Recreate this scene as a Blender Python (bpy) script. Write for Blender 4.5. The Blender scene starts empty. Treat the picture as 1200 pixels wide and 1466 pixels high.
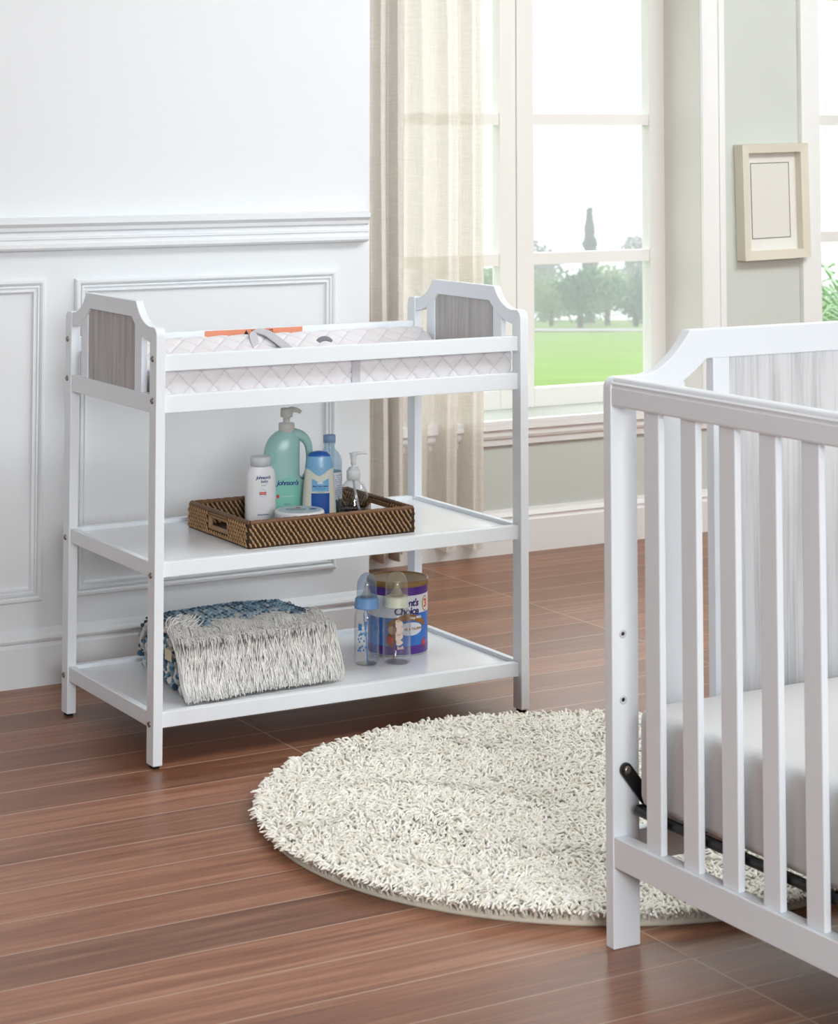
import bpy, bmesh, math, random
import numpy as np
from mathutils import Vector, Matrix
random.seed(7); RNG = np.random.default_rng(7)
S = bpy.context.scene
COL = S.collection
PI = math.pi

# ------------------------------------------------------------------ helpers
class MB:
    """collects geometry for ONE mesh object"""
    def __init__(s): s.v = []; s.f = []; s.m = []; s.sm = []
    def add(s, vs, fs, m=0, smooth=False):
        o = len(s.v); s.v.extend([tuple(map(float, p)) for p in vs])
        for f in fs: s.f.append(tuple(i + o for i in f)); s.m.append(m); s.sm.append(smooth)
    def box(s, x0, x1, y0, y1, z0, z1, m=0):
        s.add([(x0,y0,z0),(x1,y0,z0),(x1,y1,z0),(x0,y1,z0),(x0,y0,z1),(x1,y0,z1),(x1,y1,z1),(x0,y1,z1)],
              [(0,3,2,1),(4,5,6,7),(0,1,5,4),(1,2,6,5),(2,3,7,6),(3,0,4,7)], m)
    def lathe(s, prof, n=40, c=(0,0,0), m=0, sx=1, sy=1, cap=True):
        vs = []; fs = []
        for r, z in prof:
            for k in range(n):
                a = 2*PI*k/n; vs.append((c[0]+sx*r*math.cos(a), c[1]+sy*r*math.sin(a), c[2]+z))
        for i in range(len(prof)-1):
            for k in range(n):
                k2 = (k+1) % n; fs.append((i*n+k, i*n+k2, (i+1)*n+k2, (i+1)*n+k))
        if cap and prof[0][0] > 1e-6: fs.append(tuple(range(n))[::-1])
        if cap and prof[-1][0] > 1e-6: fs.append(tuple((len(prof)-1)*n+k for k in range(n)))
        s.add(vs, fs, m, True)
    def loft(s, rings, m=0, cap=True, smooth=True):
        n = len(rings[0]); vs = [p for r in rings for p in r]; fs = []
        for i in range(len(rings)-1):
            for k in range(n):
                k2 = (k+1) % n; fs.append((i*n+k, i*n+k2, (i+1)*n+k2, (i+1)*n+k))
        s.add(vs, fs, m, smooth)
        if cap:
            s.add(rings[0], [tuple(range(n))[::-1]], m); s.add(rings[-1], [tuple(range(n))], m)
    def prism(s, poly, a0, a1, axis, m=0, smooth=False):
        """poly: 2D points; extruded along axis 0/1/2 from a0 to a1"""
        def mk(p, a):
            return (a, p[0], p[1]) if axis == 0 else (p[0], a, p[1]) if axis == 1 else (p[0], p[1], a)
        n = len(poly); vs = [mk(p, a0) for p in poly] + [mk(p, a1) for p in poly]
        fs = [tuple(range(n)), tuple(range(2*n-1, n-1, -1))]
        fs += [(k, n+k, n+(k+1) % n, (k+1) % n) for k in range(n)]
        s.add(vs, fs, m, smooth)
    def tube(s, path, r, n=8, m=0, cap=True):
        P = np.array(path, float); K = len(P)
        R = np.full(K, r) if np.isscalar(r) else np.array(r, float)
        V, F = tubes(P[None], R[None], n)
        s.add(V, F, m, True)
        if cap:
            s.add(V[:n], [tuple(range(n))[::-1]], m); s.add(V[(K-1)*n:], [tuple(range(n))], m)
    def grid(s, G, m=0, smooth=True, closed=False):
        """G[i][j] -> points"""
        a = len(G); b = len(G[0]); vs = [p for r in G for p in r]; fs = []
        for i in range(a-1):
            for j in range(b if closed else b-1):
                j2 = (j+1) % b; fs.append((i*b+j, i*b+j2, (i+1)*b+j2, (i+1)*b+j))
        s.add(vs, fs, m, smooth)
    def build(s, name, mats, parent=None, bevel=0, recalc=True):
        me = bpy.data.meshes.new(name); me.from_pydata(s.v, [], s.f)
        for mt in (mats if isinstance(mats, (list, tuple)) else [mats]): me.materials.append(mt)
        me.polygons.foreach_set('material_index', s.m); me.polygons.foreach_set('use_smooth', s.sm)
        if recalc:
            bm = bmesh.new(); bm.from_mesh(me); bmesh.ops.recalc_face_normals(bm, faces=bm.faces); bm.to_mesh(me); bm.free()
        me.update()
        o = bpy.data.objects.new(name, me); COL.objects.link(o)
        if parent: o.parent = parent
        if bevel:
            b = o.modifiers.new('bevel', 'BEVEL'); b.width = bevel; b.segments = 2; b.limit_method = 'ANGLE'; b.angle_limit = .7
        return o

def tubes(P, R, n=3):
    """P [N,K,3] paths, R [N,K] or [1,K] radii -> verts, quads of open tubes"""
    N, K, _ = P.shape
    T = np.gradient(P, axis=1); T /= np.linalg.norm(T, axis=2, keepdims=True) + 1e-9
    ref = np.where(np.abs(T[..., 2:3]) > .9, np.array([1., 0, 0]), np.array([0, 0, 1.]))
    A = np.cross(T, ref); A /= np.linalg.norm(A, axis=2, keepdims=True) + 1e-9
    B = np.cross(T, A)
    R = np.broadcast_to(R, (N, K))
    ang = np.arange(n)*2*PI/n
    V = P[:, :, None, :] + R[:, :, None, None]*(np.cos(ang)[None, None, :, None]*A[:, :, None, :] + np.sin(ang)[None, None, :, None]*B[:, :, None, :])
    V = V.reshape(-1, 3)
    i = np.arange(N)[:, None, None]*K*n + np.arange(K-1)[None, :, None]*n
    k = np.arange(n)[None, None, :]; k2 = (k+1) % n
    F = np.stack([i+k, i+k2, i+n+k2, i+n+k], -1).reshape(-1, 4)
    return V, F
def np_obj(name, V, F, mat, parent=None, smooth=True):
    me = bpy.data.meshes.new(name); me.from_pydata(V.tolist(), [], F.tolist()); me.materials.append(mat)
    me.polygons.foreach_set('use_smooth', [smooth]*len(me.polygons)); me.update()
    o = bpy.data.objects.new(name, me); COL.objects.link(o)
    if parent: o.parent = parent
    return o
def thing(name, label, cat, loc=(0,0,0), rz=0, group=None):
    o = bpy.data.objects.new(name, None); COL.objects.link(o); o.empty_display_size = .05
    o.location = loc; o.rotation_euler = (0, 0, rz); return tag(o, label, cat, group)
def tag(o, label, cat, group=None):
    o['label'] = label; o['category'] = cat
    if group: o['group'] = group
    return o
def struct(o, label=None, cat=None):
    o['kind'] = 'structure'
    if label: o['label'] = label
    if cat: o['category'] = cat
    return o

def srgb(r, g, b):
    f = lambda c: (c/255/12.92) if c/255 <= .04045 else ((c/255+.055)/1.055)**2.4
    return (f(r), f(g), f(b), 1)
def mat(name, col, rough=.5, spec=.5, metal=0, noise=0, nscale=40, bump=0, bscale=200, sheen=0, coat=0):
    m = bpy.data.materials.new(name); m.use_nodes = True; nt = m.node_tree; b = nt.nodes['Principled BSDF']
    b.inputs['Base Color'].default_value = col; b.inputs['Roughness'].default_value = rough
    b.inputs['Specular IOR Level'].default_value = spec; b.inputs['Metallic'].default_value = metal
    if sheen: b.inputs['Sheen Weight'].default_value = sheen
    if coat: b.inputs['Coat Weight'].default_value = coat; b.inputs['Coat Roughness'].default_value = .1
    if noise or bump:
        tc = nt.nodes.new('ShaderNodeTexCoord')
    if noise:
        n = nt.nodes.new('ShaderNodeTexNoise'); n.inputs['Scale'].default_value = nscale; n.inputs['Detail'].default_value = 4
        nt.links.new(tc.outputs['Object'], n.inputs['Vector'])
        mx = nt.nodes.new('ShaderNodeMix'); mx.data_type = 'RGBA'
        mx.inputs['A'].default_value = tuple(c*(1-noise) for c in col[:3]) + (1,)
        mx.inputs['B'].default_value = tuple(min(1, c*(1+noise)) for c in col[:3]) + (1,)
        nt.links.new(n.outputs['Fac'], mx.inputs['Factor']); nt.links.new(mx.outputs['Result'], b.inputs['Base Color'])
    if bump:
        n2 = nt.nodes.new('ShaderNodeTexNoise'); n2.inputs['Scale'].default_value = bscale
        nt.links.new(tc.outputs['Object'], n2.inputs['Vector'])
        bp = nt.nodes.new('ShaderNodeBump'); bp.inputs['Strength'].default_value = bump; bp.inputs['Distance'].default_value = .002
        nt.links.new(n2.outputs['Fac'], bp.inputs['Height']); nt.links.new(bp.outputs['Normal'], b.inputs['Normal'])
    return m
def thin_glass(name, tint, rough=.03, refl=.9, ior=1.45, body=0, bodycol=None):
    """clear thin plastic / pane: transparent with fresnel gloss, optionally a little milky body"""
    m = bpy.data.materials.new(name); m.use_nodes = True; nt = m.node_tree; nt.nodes.clear()
    out = nt.nodes.new('ShaderNodeOutputMaterial'); tr = nt.nodes.new('ShaderNodeBsdfTransparent'); gl = nt.nodes.new('ShaderNodeBsdfGlossy')
    lw = nt.nodes.new('ShaderNodeLayerWeight'); lw.inputs['Blend'].default_value = .5; pw = nt.nodes.new('ShaderNodeMath'); pw.operation = 'POWER'; pw.inputs[1].default_value = 3
    fr = nt.nodes.new('ShaderNodeMath'); fr.operation = 'MULTIPLY_ADD'; fr.inputs[1].default_value = .6; fr.inputs[2].default_value = .035
    nt.links.new(lw.outputs['Facing'], pw.inputs[0]); nt.links.new(pw.outputs[0], fr.inputs[0]); mx = nt.nodes.new('ShaderNodeMixShader')
    tr.inputs['Color'].default_value = tint; gl.inputs['Roughness'].default_value = rough; gl.inputs['Color'].default_value = (refl,)*3+(1,)
    nt.links.new(fr.outputs[0], mx.inputs[0]); nt.links.new(gl.outputs[0], mx.inputs[2])
    src = tr.outputs[0]
    if body:
        df = nt.nodes.new('ShaderNodeBsdfDiffuse'); df.inputs['Color'].default_value = bodycol
        m2 = nt.nodes.new('ShaderNodeMixShader'); m2.inputs[0].default_value = body
        nt.links.new(tr.outputs[0], m2.inputs[1]); nt.links.new(df.outputs[0], m2.inputs[2]); src = m2.outputs[0]
    nt.links.new(src, mx.inputs[1]); nt.links.new(mx.outputs[0], out.inputs['Surface'])
    return m

# ------------------------------------------------------------------ materials
WHITE = mat('white_lacquer', srgb(235,241,246), .35, .4)
CRIBW = mat('crib_white_lacquer', srgb(235,241,246), .35, .4)
SHELF = mat('shelf_white', srgb(234,237,240), .22, .5)
WALLW = mat('panel_wall_white', srgb(230,234,237), .5, .3, noise=.01, nscale=6)
BEIGE = mat('wall_beige', srgb(208,212,205), .7, .2, noise=.02, nscale=8)
TRIMW = mat('trim_white', srgb(240,240,238), .4, .4)
SASHW = mat('window_white', srgb(238,236,232), .4, .4)
CEIL = mat('ceiling_white', srgb(245,245,243), .8, .2)
NICKEL = mat('nickel_insert', srgb(205,207,210), .35, .6)
BLACK = mat('black_steel', srgb(22,22,24), .4, .5)
STEEL = mat('bolt_steel', srgb(150,145,135), .3, .5, metal=1)
RUBBER = mat('foot_rubber', srgb(28,26,25), .7, .2)
GLASS = thin_glass('window_glass', (.97,.98,.97,1), .01, .8, 1.3)

def grain_mat(name, c1, c2, axis, scale=1.0, rough=.5):
    """fine straight grain running along one axis"""
    m = bpy.data.materials.new(name); m.use_nodes = True; nt = m.node_tree; b = nt.nodes['Principled BSDF']
    b.inputs['Roughness'].default_value = rough; b.inputs['Specular IOR Level'].default_value = .3
    tc = nt.nodes.new('ShaderNodeTexCoord'); mp = nt.nodes.new('ShaderNodeMapping')
    sc = [420*scale]*3; sc[axis] = 9*scale; mp.inputs['Scale'].default_value = sc
    n = nt.nodes.new('ShaderNodeTexNoise'); n.inputs['Scale'].default_value = 1; n.inputs['Detail'].default_value = 5; n.inputs['Roughness'].default_value = .7
    mp2 = nt.nodes.new('ShaderNodeMapping'); sc2 = [70*scale]*3; sc2[axis] = 4*scale; mp2.inputs['Scale'].default_value = sc2
    n2 = nt.nodes.new('ShaderNodeTexNoise'); n2.inputs['Scale'].default_value = 1; n2.inputs['Detail'].default_value = 3
    ad = nt.nodes.new('ShaderNodeMath'); ad.operation = 'ADD'
    rp = nt.nodes.new('ShaderNodeValToRGB'); rp.color_ramp.elements[0].position = .66; rp.color_ramp.elements[1].position = 1.1
    rp.color_ramp.elements[0].color = c1; rp.color_ramp.elements[1].color = c2
    dv = nt.nodes.new('ShaderNodeMath'); dv.operation = 'MULTIPLY'; dv.inputs[1].default_value = .9
    L = nt.links.new
    L(tc.outputs['Object'], mp.inputs['Vector']); L(mp.outputs[0], n.inputs['Vector']); L(tc.outputs['Object'], mp2.inputs['Vector']); L(mp2.outputs[0], n2.inputs['Vector'])
    L(n.outputs['Fac'], ad.inputs[0]); L(n2.outputs['Fac'], ad.inputs[1]); L(ad.outputs[0], dv.inputs[0]); L(dv.outputs[0], rp.inputs['Fac']); L(rp.outputs['Color'], b.inputs['Base Color'])
    return m
GREYWOOD = grain_mat('grey_wood_board', srgb(158,155,153), srgb(192,189,187), 2)
CRIBWOOD = grain_mat('pale_grey_wood_board', srgb(184,185,187), srgb(220,221,223), 2, .6)

def floor_material():
    m = bpy.data.materials.new('wood_plank_floor'); m.use_nodes = True; nt = m.node_tree; b = nt.nodes['Principled BSDF']; L = nt.links.new; N = nt.nodes.new
    tc = N('ShaderNodeTexCoord')
    br = N('ShaderNodeTexBrick'); br.offset = .37; br.offset_frequency = 1; br.squash = 1
    br.inputs['Scale'].default_value = 1; br.inputs['Brick Width'].default_value = 1.15; br.inputs['Row Height'].default_value = .131
    br.inputs['Mortar Size'].default_value = .0022; br.inputs['Mortar Smooth'].default_value = .1; br.inputs['Bias'].default_value = 0
    br.inputs['Color1'].default_value = (.0,.0,.0,1); br.inputs['Color2'].default_value = (1,1,1,1); br.inputs['Mortar'].default_value = (.5,.5,.5,1)
    mo = N('ShaderNodeMapping'); mo.inputs['Location'].default_value = (.42, -.006, 0)
    L(tc.outputs['Object'], mo.inputs['Vector']); L(mo.outputs[0], br.inputs['Vector'])
    # grain
    mp = N('ShaderNodeMapping'); mp.inputs['Scale'].default_value = (2.2, 55, 1)
    cm = N('ShaderNodeVectorMath'); cm.operation = 'ADD'; sc = N('ShaderNodeVectorMath'); sc.operation = 'SCALE'; sc.inputs['Scale'].default_value = 7
    L(br.outputs['Color'], sc.inputs[0]); L(tc.outputs['Object'], cm.inputs[0]); L(sc.outputs[0], cm.inputs[1]); L(cm.outputs[0], mp.inputs['Vector'])
    n = N('ShaderNodeTexNoise'); n.inputs['Scale'].default_value = 1; n.inputs['Detail'].default_value = 6; n.inputs['Roughness'].default_value = .65; n.inputs['Distortion'].default_value = .6
    L(mp.outputs[0], n.inputs['Vector'])
    rp = N('ShaderNodeValToRGB'); e = rp.color_ramp.elements
    e[0].position = .25; e[0].color = srgb(106,62,42); e[1].position = .75; e[1].color = srgb(172,128,101)
    x = rp.color_ramp.elements.new(.5); x.color = srgb(140,92,66)
    L(n.outputs['Fac'], rp.inputs['Fac'])
    hs = N('ShaderNodeHueSaturation'); mr = N('ShaderNodeMapRange'); mr.inputs['To Min'].default_value = .78; mr.inputs['To Max'].default_value = 1.2
    L(br.outputs['Color'], mr.inputs['Value']); L(mr.outputs[0], hs.inputs['Value']); L(rp.outputs['Color'], hs.inputs['Color'])
    mx = N('ShaderNodeMix'); mx.data_type = 'RGBA'; mx.inputs['B'].default_value = srgb(178,146,124)
    L(br.outputs['Fac'], mx.inputs['Factor']); L(hs.outputs['Color'], mx.inputs['A']); L(mx.outputs['Result'], b.inputs['Base Color'])
    rr = N('ShaderNodeMapRange'); rr.inputs['To Min'].default_value = .26; rr.inputs['To Max'].default_value = .48
    L(n.outputs['Fac'], rr.inputs['Value']); L(rr.outputs[0], b.inputs['Roughness'])
    b.inputs['Specular IOR Level'].default_value = .6
    # bump: grain plus joint groove
    sb = N('ShaderNodeMath'); sb.operation = 'SUBTRACT'; ml = N('ShaderNodeMath'); ml.operation = 'MULTIPLY'; ml.inputs[1].default_value = .25
    L(n.outputs['Fac'], ml.inputs[0]); L(ml.outputs[0], sb.inputs[0]); L(br.outputs['Fac'], sb.inputs[1])
    bp = N('ShaderNodeBump'); bp.inputs['Strength'].default_value = .5; bp.inputs['Distance'].default_value = .0025
    L(sb.outputs[0], bp.inputs['Height']); L(bp.outputs['Normal'], b.inputs['Normal'])
    return m
FLOOR = floor_material()

# ------------------------------------------------------------------ camera
cam = bpy.data.cameras.new('camera'); co = bpy.data.objects.new('camera', cam); COL.objects.link(co)
co.location = (-1.76035, -4.053, 1.22577); co.rotation_euler = (PI/2+.07219, 0, -.52555)
cam.lens = 3201.717/1466*36; cam.sensor_width = 36; cam.sensor_fit = 'AUTO'; cam.shift_y = (-45.58-733)/1466
cam.clip_end = 500; cam.clip_start = .05
cam.dof.use_dof = True; cam.dof.focus_distance = 4.5; cam.dof.aperture_fstop = 13
S.camera = co

# ------------------------------------------------------------------ room
YP = .745; YW = 1.53; YS = 1.715; ZC = 2.6
XR = 4.6
m = MB(); m.box(-3.5, XR, -10, YW+.3, -.1, 0); struct(m.build('floor', FLOOR))
m = MB(); m.box(-3.5, XR, -10, YW+.3, ZC, ZC+.1); struct(m.build('ceiling', CEIL))
m = MB(); m.box(-3.5, .883, YP, YW+.3, 0, ZC); struct(m.build('wall_left', WALLW))
m = MB(); m.box(XR, XR+.12, -10, YW+.3, 0, ZC); struct(m.build('wall_right', BEIGE))
# window wall with two openings
W1 = (1.366, 2.487, .386, 2.05); W2 = (2.955, 4.05, .386, 2.05)
m = MB()
YB = YW+.3
m.box(.883, W1[0], YW, YB, 0, ZC); m.box(W1[1], W2[0], YW, YB, 0, ZC); m.box(W2[1], XR, YW, YB, 0, ZC)
for w in (W1, W2):
    m.box(w[0], w[1], YW, YB, 0, w[2]); m.box(w[0], w[1], YW, YB, w[3], ZC)
struct(m.build('wall_back', BEIGE))

def profile_run(name, prof, x0, x1, y, mtl):
    """horizontal moulding on a wall face at y; prof = (out, z) points from bottom to top"""
    poly = [(y, prof[0][1])] + [(y-o, z) for o, z in prof] + [(y, prof[-1][1])]
    m = MB(); m.prism(poly, x0, x1, 0); return m.build(name, mtl)
# panelled wall mouldings
base_prof = [(.016,.0),(.016,.086),(.0145,.0885),(.011,.0905),(.011,.094),(.016,.098),(.0175,.103),(.015,.108),(.0085,.113),(.006,.118),(.003,.123)]
struct(profile_run('baseboard_left', base_prof, -3.5, .876, YP, WALLW))
struct(profile_run('trim_1', [(.012,.955),(.020,.957),(.024,.962),(.024,.970),(.019,.974),(.019,.979),(.022,.981),(.022,.986),(.017,.989),(.017,.996),(.024,1.0),(.026,1.008),(.034,1.016),(.034,1.026),(.0,1.03)], -3.5, .868, YP, WALLW))
def panel_frame(name, x0, x1, z0, z1):
    prof = [(0,.0),(0,.007),(.0035,.0105),(.0085,.011),(.0125,.0085),(.0145,.0045),(.0155,.0085),(.019,.009),(.0205,.005),(.0245,.0045),(.026,.0075),(.0285,.0075),(.030,.002),(.033,0)]
    G = []
    for d, h in prof:
        G.append([(x0+d, YP-h, z0+d), (x1-d, YP-h, z0+d), (x1-d, YP-h, z1-d), (x0+d, YP-h, z1-d)])
    m = MB(); m.grid(G, closed=True, smooth=False); return struct(m.build(name, WALLW))
panel_frame('trim_2', -.72, .051, .183, .893)
panel_frame('trim_3', .121, .790, .183, .890)
# window wall skirting
struct(profile_run('baseboard_back', [(.016,0),(.016,.092),(.013,.097),(.013,.101),(.016,.106),(.012,.113),(.008,.118),(.006,.126)], .878, XR, YW, TRIMW))

def casement(name, w, mull, zmunt, halfgap=.0015, dz=.0):
    """fixed frame in the recess with two glazed casements; window stays structure"""
    x0, x1, z0, z1 = w
    m = MB()
    # lining of the recess + inner casing on the room face
    t = .012
    m.box(x0-.0, x0+t*.4, YW-.001, YS+.03, z0, z1); m.box(x1-t*.1, x1+.001, YW-.001, YS+.03, z0, z1); m.box(x0, x1, YW-.001, YS+.03, z1-t, z1+.001)
    root = m.build(name, mat(name+'_lining', srgb(222,217,212), .5, .3)); struct(root)
    m = MB()
    for a, b in ((x0-.08, x0), (x1, x1+.082)):
        m.box(a, b, YW-.014, YW, z0, z1+.08); 
        c0, c1 = (a, a+.02) if a < x0-.01 else (b-.022, b)
        m.box(c0, c1, YW-.02, YW-.014, z0, z1+.08)
    m.box(x0, x1, YW-.014, YW, z1, z1+.08)
    m.build('casing', TRIMW, root, bevel=.0015)
    # sill board and stepped apron
    m = MB(); m.box(x0-.09, x1+.09, YW-.034, YS+.03, z0-.014, z0-.001); m.box(x0-.085, x1+.085, YW-.034, YW, z0-.028, z0-.014)
    m.prism([(YW,z0-.075),(YW-.012,z0-.075),(YW-.014,z0-.056),(YW-.020,z0-.054),(YW-.024,z0-.046),(YW-.024,z0-.030),(YW-.030,z0-.028),(YW,z0-.028)], x0-.085, x1+.085, 0)
    m.build('sill', SASHW if False else TRIMW, root, bevel=.001)
    zb = z0 + .0; st = .062; gw = .024
    for k, (a, b) in enumerate(((x0+.005, mull-halfgap), (mull+halfgap, x1-.001))):
        m = MB(); ys, yb = YS, YS+.045
        m.box(a, a+st, ys, yb, zb, z1-.012); m.box(b-st+.004, b, ys, yb, zb, z1-.012)
        m.box(a+st, b-st+.004, ys, yb, zb, zb+.056); m.box(a+st, b-st+.004, ys, yb, z1-.07, z1-.012)
        sash = m.build('sash', SASHW, root, bevel=.0015)
        m = MB()
        for zz in zmunt: m.box(a+st, b-st+.004, ys+.006, yb-.004, zz, zz+.035)
        m.build('glazing_bar', SASHW, sash)
        m = MB(); m.box(a+st-.003, b-st+.007, ys+.026, ys+.029, zb+.05, z1-.06); m.build('pane', GLASS, sash)
    return root
casement('window_1', W1, 1.928, (.815, 1.24, 1.66))
casement('window_2', W2, 3.53, (.855, 1.24, 1.66))

# ------------------------------------------------------------------ changing table
TL, TD, TP, TQ, TT = .86, .484, .020, .0331, .8416
TB = thing('changing_table', 'white two-shelf changing table with grey wood end panels by the panelled wall', 'changing table')
def post(x0, x1, y0, y1, outer_front):
    r = .017
    if outer_front: # rounded towards y0
        arc = [(y0+r-r*math.cos(a), TT-r+r*math.sin(a)) for a in np.linspace(0, PI/2, 9)]
        poly = [(y0, .006)] + arc + [(y1, TT), (y1, .006)]
    else:
        arc = [(y1-r+r*math.sin(a), TT-r+r*math.cos(a)) for a in np.linspace(0, PI/2, 9)]
        poly = [(y0, .006), (y0, TT)] + arc + [(y1, .006)]
    m = MB(); m.prism(poly, x0, x1, 0)
    p = m.build('leg', WHITE, TB, bevel=.0014)
    m = MB(); m.box(x0+.004, x1-.004, y0+.006, y1-.006, 0, .006); m.build('foot_pad', RUBBER, p)
    return p
def bolt(p, x, y, z, side):
    m = MB(); prof = [(.0060,0),(.0060,.0014),(.0048,.0026),(.0024,.0026),(.0020,.0004),(0,.0004)]
    n = 18; rings = []
    for r, h in prof: rings.append([(x+side*h, y+r*math.cos(2*PI*k/n), z+r*math.sin(2*PI*k/n)) for k in range(n)])
    m.loft(rings[:-1], cap=False); m.add(rings[-2], [tuple(range(n))], 1)
    m.build('bolt', [STEEL, BLACK], p)
bz = ((.783, .7005, .368, .083), (.780, .699, .365, .083))
for xi, (x0, x1) in enumerate(((0, TP), (TL-TP, TL))):
    pf = post(x0, x1, 0, TQ, True); pb = post(x0, x1, TD-TQ, TD, False)
    side = -1 if xi == 0 else 1
    xs = x0 if xi == 0 else x1
    for z in bz[1]: bolt(pf, xs, .0185, z, side)
    for z in bz[0]: bolt(pb, xs, TD-.0135, z, side)
def rail(name, x0, x1, y0, y1, z0, z1, mt=WHITE, bv=.0014):
    m = MB(); m.box(x0, x1, y0, y1, z0, z1); return m.build(name, mt, TB, bevel=bv)
RO = .0099
for (z0, z1) in ((.7553,.7869), (.6745,.7088)):
    rail('guard_rail', TP, TL-TP, RO, RO+.018, z0, z1)
    br_ = rail('guard_rail', TP, TL-TP, TD-RO-.018, TD-RO, z0, z1)
    if z0 > .75: back_rail = br_
for (z0, z1) in ((.3596,.3884), (.0744,.1036)):
    rail('shelf_rail', TP, TL-TP, RO, RO+.018, z0, z1); rail('shelf_rail', TP, TL-TP, TD-RO-.018, TD-RO, z0, z1)
    rail('shelf_rail', .003, .017, TQ, TD-TQ, z0, z1); rail('shelf_rail', TL-.017, TL-.003, TQ, TD-TQ, z0, z1)
    m = MB(); m.box(.017, TL-.017, RO+.018, TD-RO-.018, z1-.018, z1-.008); m.build('shelf_board', SHELF, TB)
m = MB(); m.box(.017, TL-.017, RO+.018, TD-RO-.018, .678, .688); m.build('pad_board', WHITE, TB)
# end panels: arch, lower rail, stiles, grey board
half = [(TD-TQ, .8415)]
def bez(p0, p1, p2, n=10):
    return [tuple((1-t)**2*np.array(p0)+2*t*(1-t)*np.array(p1)+t*t*np.array(p2)) for t in np.linspace(0, 1, n)]
def arch_poly(ya, yb, ztop_end, yk0, zpk, zin_end, yin0, zin):
    """symmetric scooped arch between ya<yb; yk0 = where flat top starts (from ya)"""
    out = bez((ya, ztop_end), (ya+.050, ztop_end+.002), (ya+yk0, zpk), 14)
    inn = bez((ya, zin_end), (ya+.058, zin_end+.006), (ya+yin0, zin), 14)
    # soften inner corner
    w = yb+ya
    outer = out + [(w-y, z) for y, z in out[::-1]]
    inner = inn + [(w-y, z) for y, z in inn[::-1]]
    return outer + inner[::-1]
for x0 in (.002, TL-.018):
    x1 = x0+.016
    m = MB(); m.prism(arch_poly(TQ, TD-TQ, .8405, .0765, .8865, .810, .097, .8545), x0, x1, 0); m.build('arch_rail', WHITE, TB, bevel=.0014)
    m = MB(); m.box(x0, x1, TQ, TD-TQ, .6745, .7095); m.build('end_rail', WHITE, TB, bevel=.0014)
    for y0 in (.082, TD-.082-.034):
        m = MB()
        za = .829 if True else .8
        m.prism([(y0,.7095),(y0+.034,.7095),(y0+.034,.843 if y0 < .2 else .823),(y0,.823 if y0 < .2 else .843)], x0+.0015, x1-.0015, 0); m.build('stile', WHITE, TB, bevel=.001)
    m = MB(); m.box(x0+.005, x1-.005, .116, TD-.116, .7095, .8545); m.build('end_board', GREYWOOD, TB)
# warning label on back rail (room side face)
ORANGE = mat('label_orange', srgb(226,150,120), .6, .2)
INK = mat('label_ink', srgb(40,34,34), .6, .2)
m = MB(); yb = TD-RO-.018
m.box(.312, .552, yb-.0006, yb, .758, .7862); wl = m.build('warning_label', ORANGE, back_rail); wl['label'] = 'orange warning label'

FONTS = {}
def text_mesh(s, size, shear=0, bold=0, space=1.0, align='CENTER'):
    """letter outlines as flat mesh data (x, z)"""
    cu = bpy.data.curves.new('t', 'FONT'); cu.body = s; cu.size = size; cu.shear = shear; cu.align_x = align; cu.align_y = 'CENTER'
    cu.space_character = space; cu.offset = bold; cu.resolution_u = 3
    o = bpy.data.objects.new('t', cu); COL.objects.link(o)
    bpy.context.view_layer.update()
    me = bpy.data.meshes.new_from_object(o.evaluated_get(bpy.context.evaluated_depsgraph_get()))
    vs = [(v.co.x, v.co.y) for v in me.vertices]; fs = [tuple(p.vertices) for p in me.polygons]
    bpy.data.objects.remove(o); bpy.data.curves.remove(cu); bpy.data.meshes.remove(me)
    return vs, fs
def put_text(m, s, size, fn, cx=0, cz=0, mi=0, **k):
    vs, fs = text_mesh(s, size, **k); m.add([fn(x+cx, z+cz) for x, z in vs], fs, mi)
m = MB(); fl = lambda x, z: (x, yb-.0009, z)
put_text(m, 'WARNING', .011, fl, .452, .7795, bold=.0004)
m.build('lettering', INK, wl)
m = MB(); m.add([fl(.407,.775), fl(.418,.775), fl(.4125,.7845)], [(0,1,2)]); m.build('warning_symbol', INK, wl)

# ------------------------------------------------------------------ changing pad
PADM = mat('quilted_grey_fabric', srgb(222,219,222), .85, .2, noise=.02, nscale=300, bump=.15, bscale=900, sheen=.2)
PADSTITCH = mat('stitch_grey', srgb(204,200,206), .9, .1)
PADGREY = mat('strap_grey', srgb(190,190,196), .8, .2, bump=.2, bscale=1500)
pad = thing('changing_pad', 'quilted pale grey contoured changing pad with strap on top of the changing table', 'changing pad', (0,0,.688))
prof = [(.034,.004),(.031,.012),(.031,.058),(.036,.068),(.050,.072),(.080,.069),(.130,.055),(.200,.046),(.280,.046),(.345,.056),(.390,.078),(.412,.0865),(.430,.0865),(.442,.080),(.446,.066),(.446,.010),(.442,.004)]
PP = np.array(prof); seg = np.linalg.norm(np.diff(PP, axis=0), axis=1); cum = np.concatenate([[0], np.cumsum(seg)])
M_ = 330; tt = np.linspace(0, cum[-1], M_); cy_ = np.interp(tt, cum, PP[:,0]); cz_ = np.interp(tt, cum, PP[:,1])
for _ in range(3):
    cy_[1:-1] = (cy_[:-2]+2*cy_[1:-1]+cy_[2:])/4; cz_[1:-1] = (cz_[:-2]+2*cz_[1:-1]+cz_[2:])/4
ny = -np.gradient(cz_); nz = np.gradient(cy_); ln = np.hypot(ny, nz); ny /= ln; nz /= ln
XA, XB, NX = .026, .8385, 600
xs = np.linspace(XA, XB, NX); X_, T_ = np.meshgrid(xs, tt, indexing='ij')
a_ = (X_-.06)/.0505; b_ = (T_-.0565)/.052
fa = np.abs((a_+b_) % 1-.5); fb = np.abs((a_-b_) % 1-.5)   # 0.5 at stitch line
d_ = np.minimum(.5-fa, .5-fb)
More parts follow.
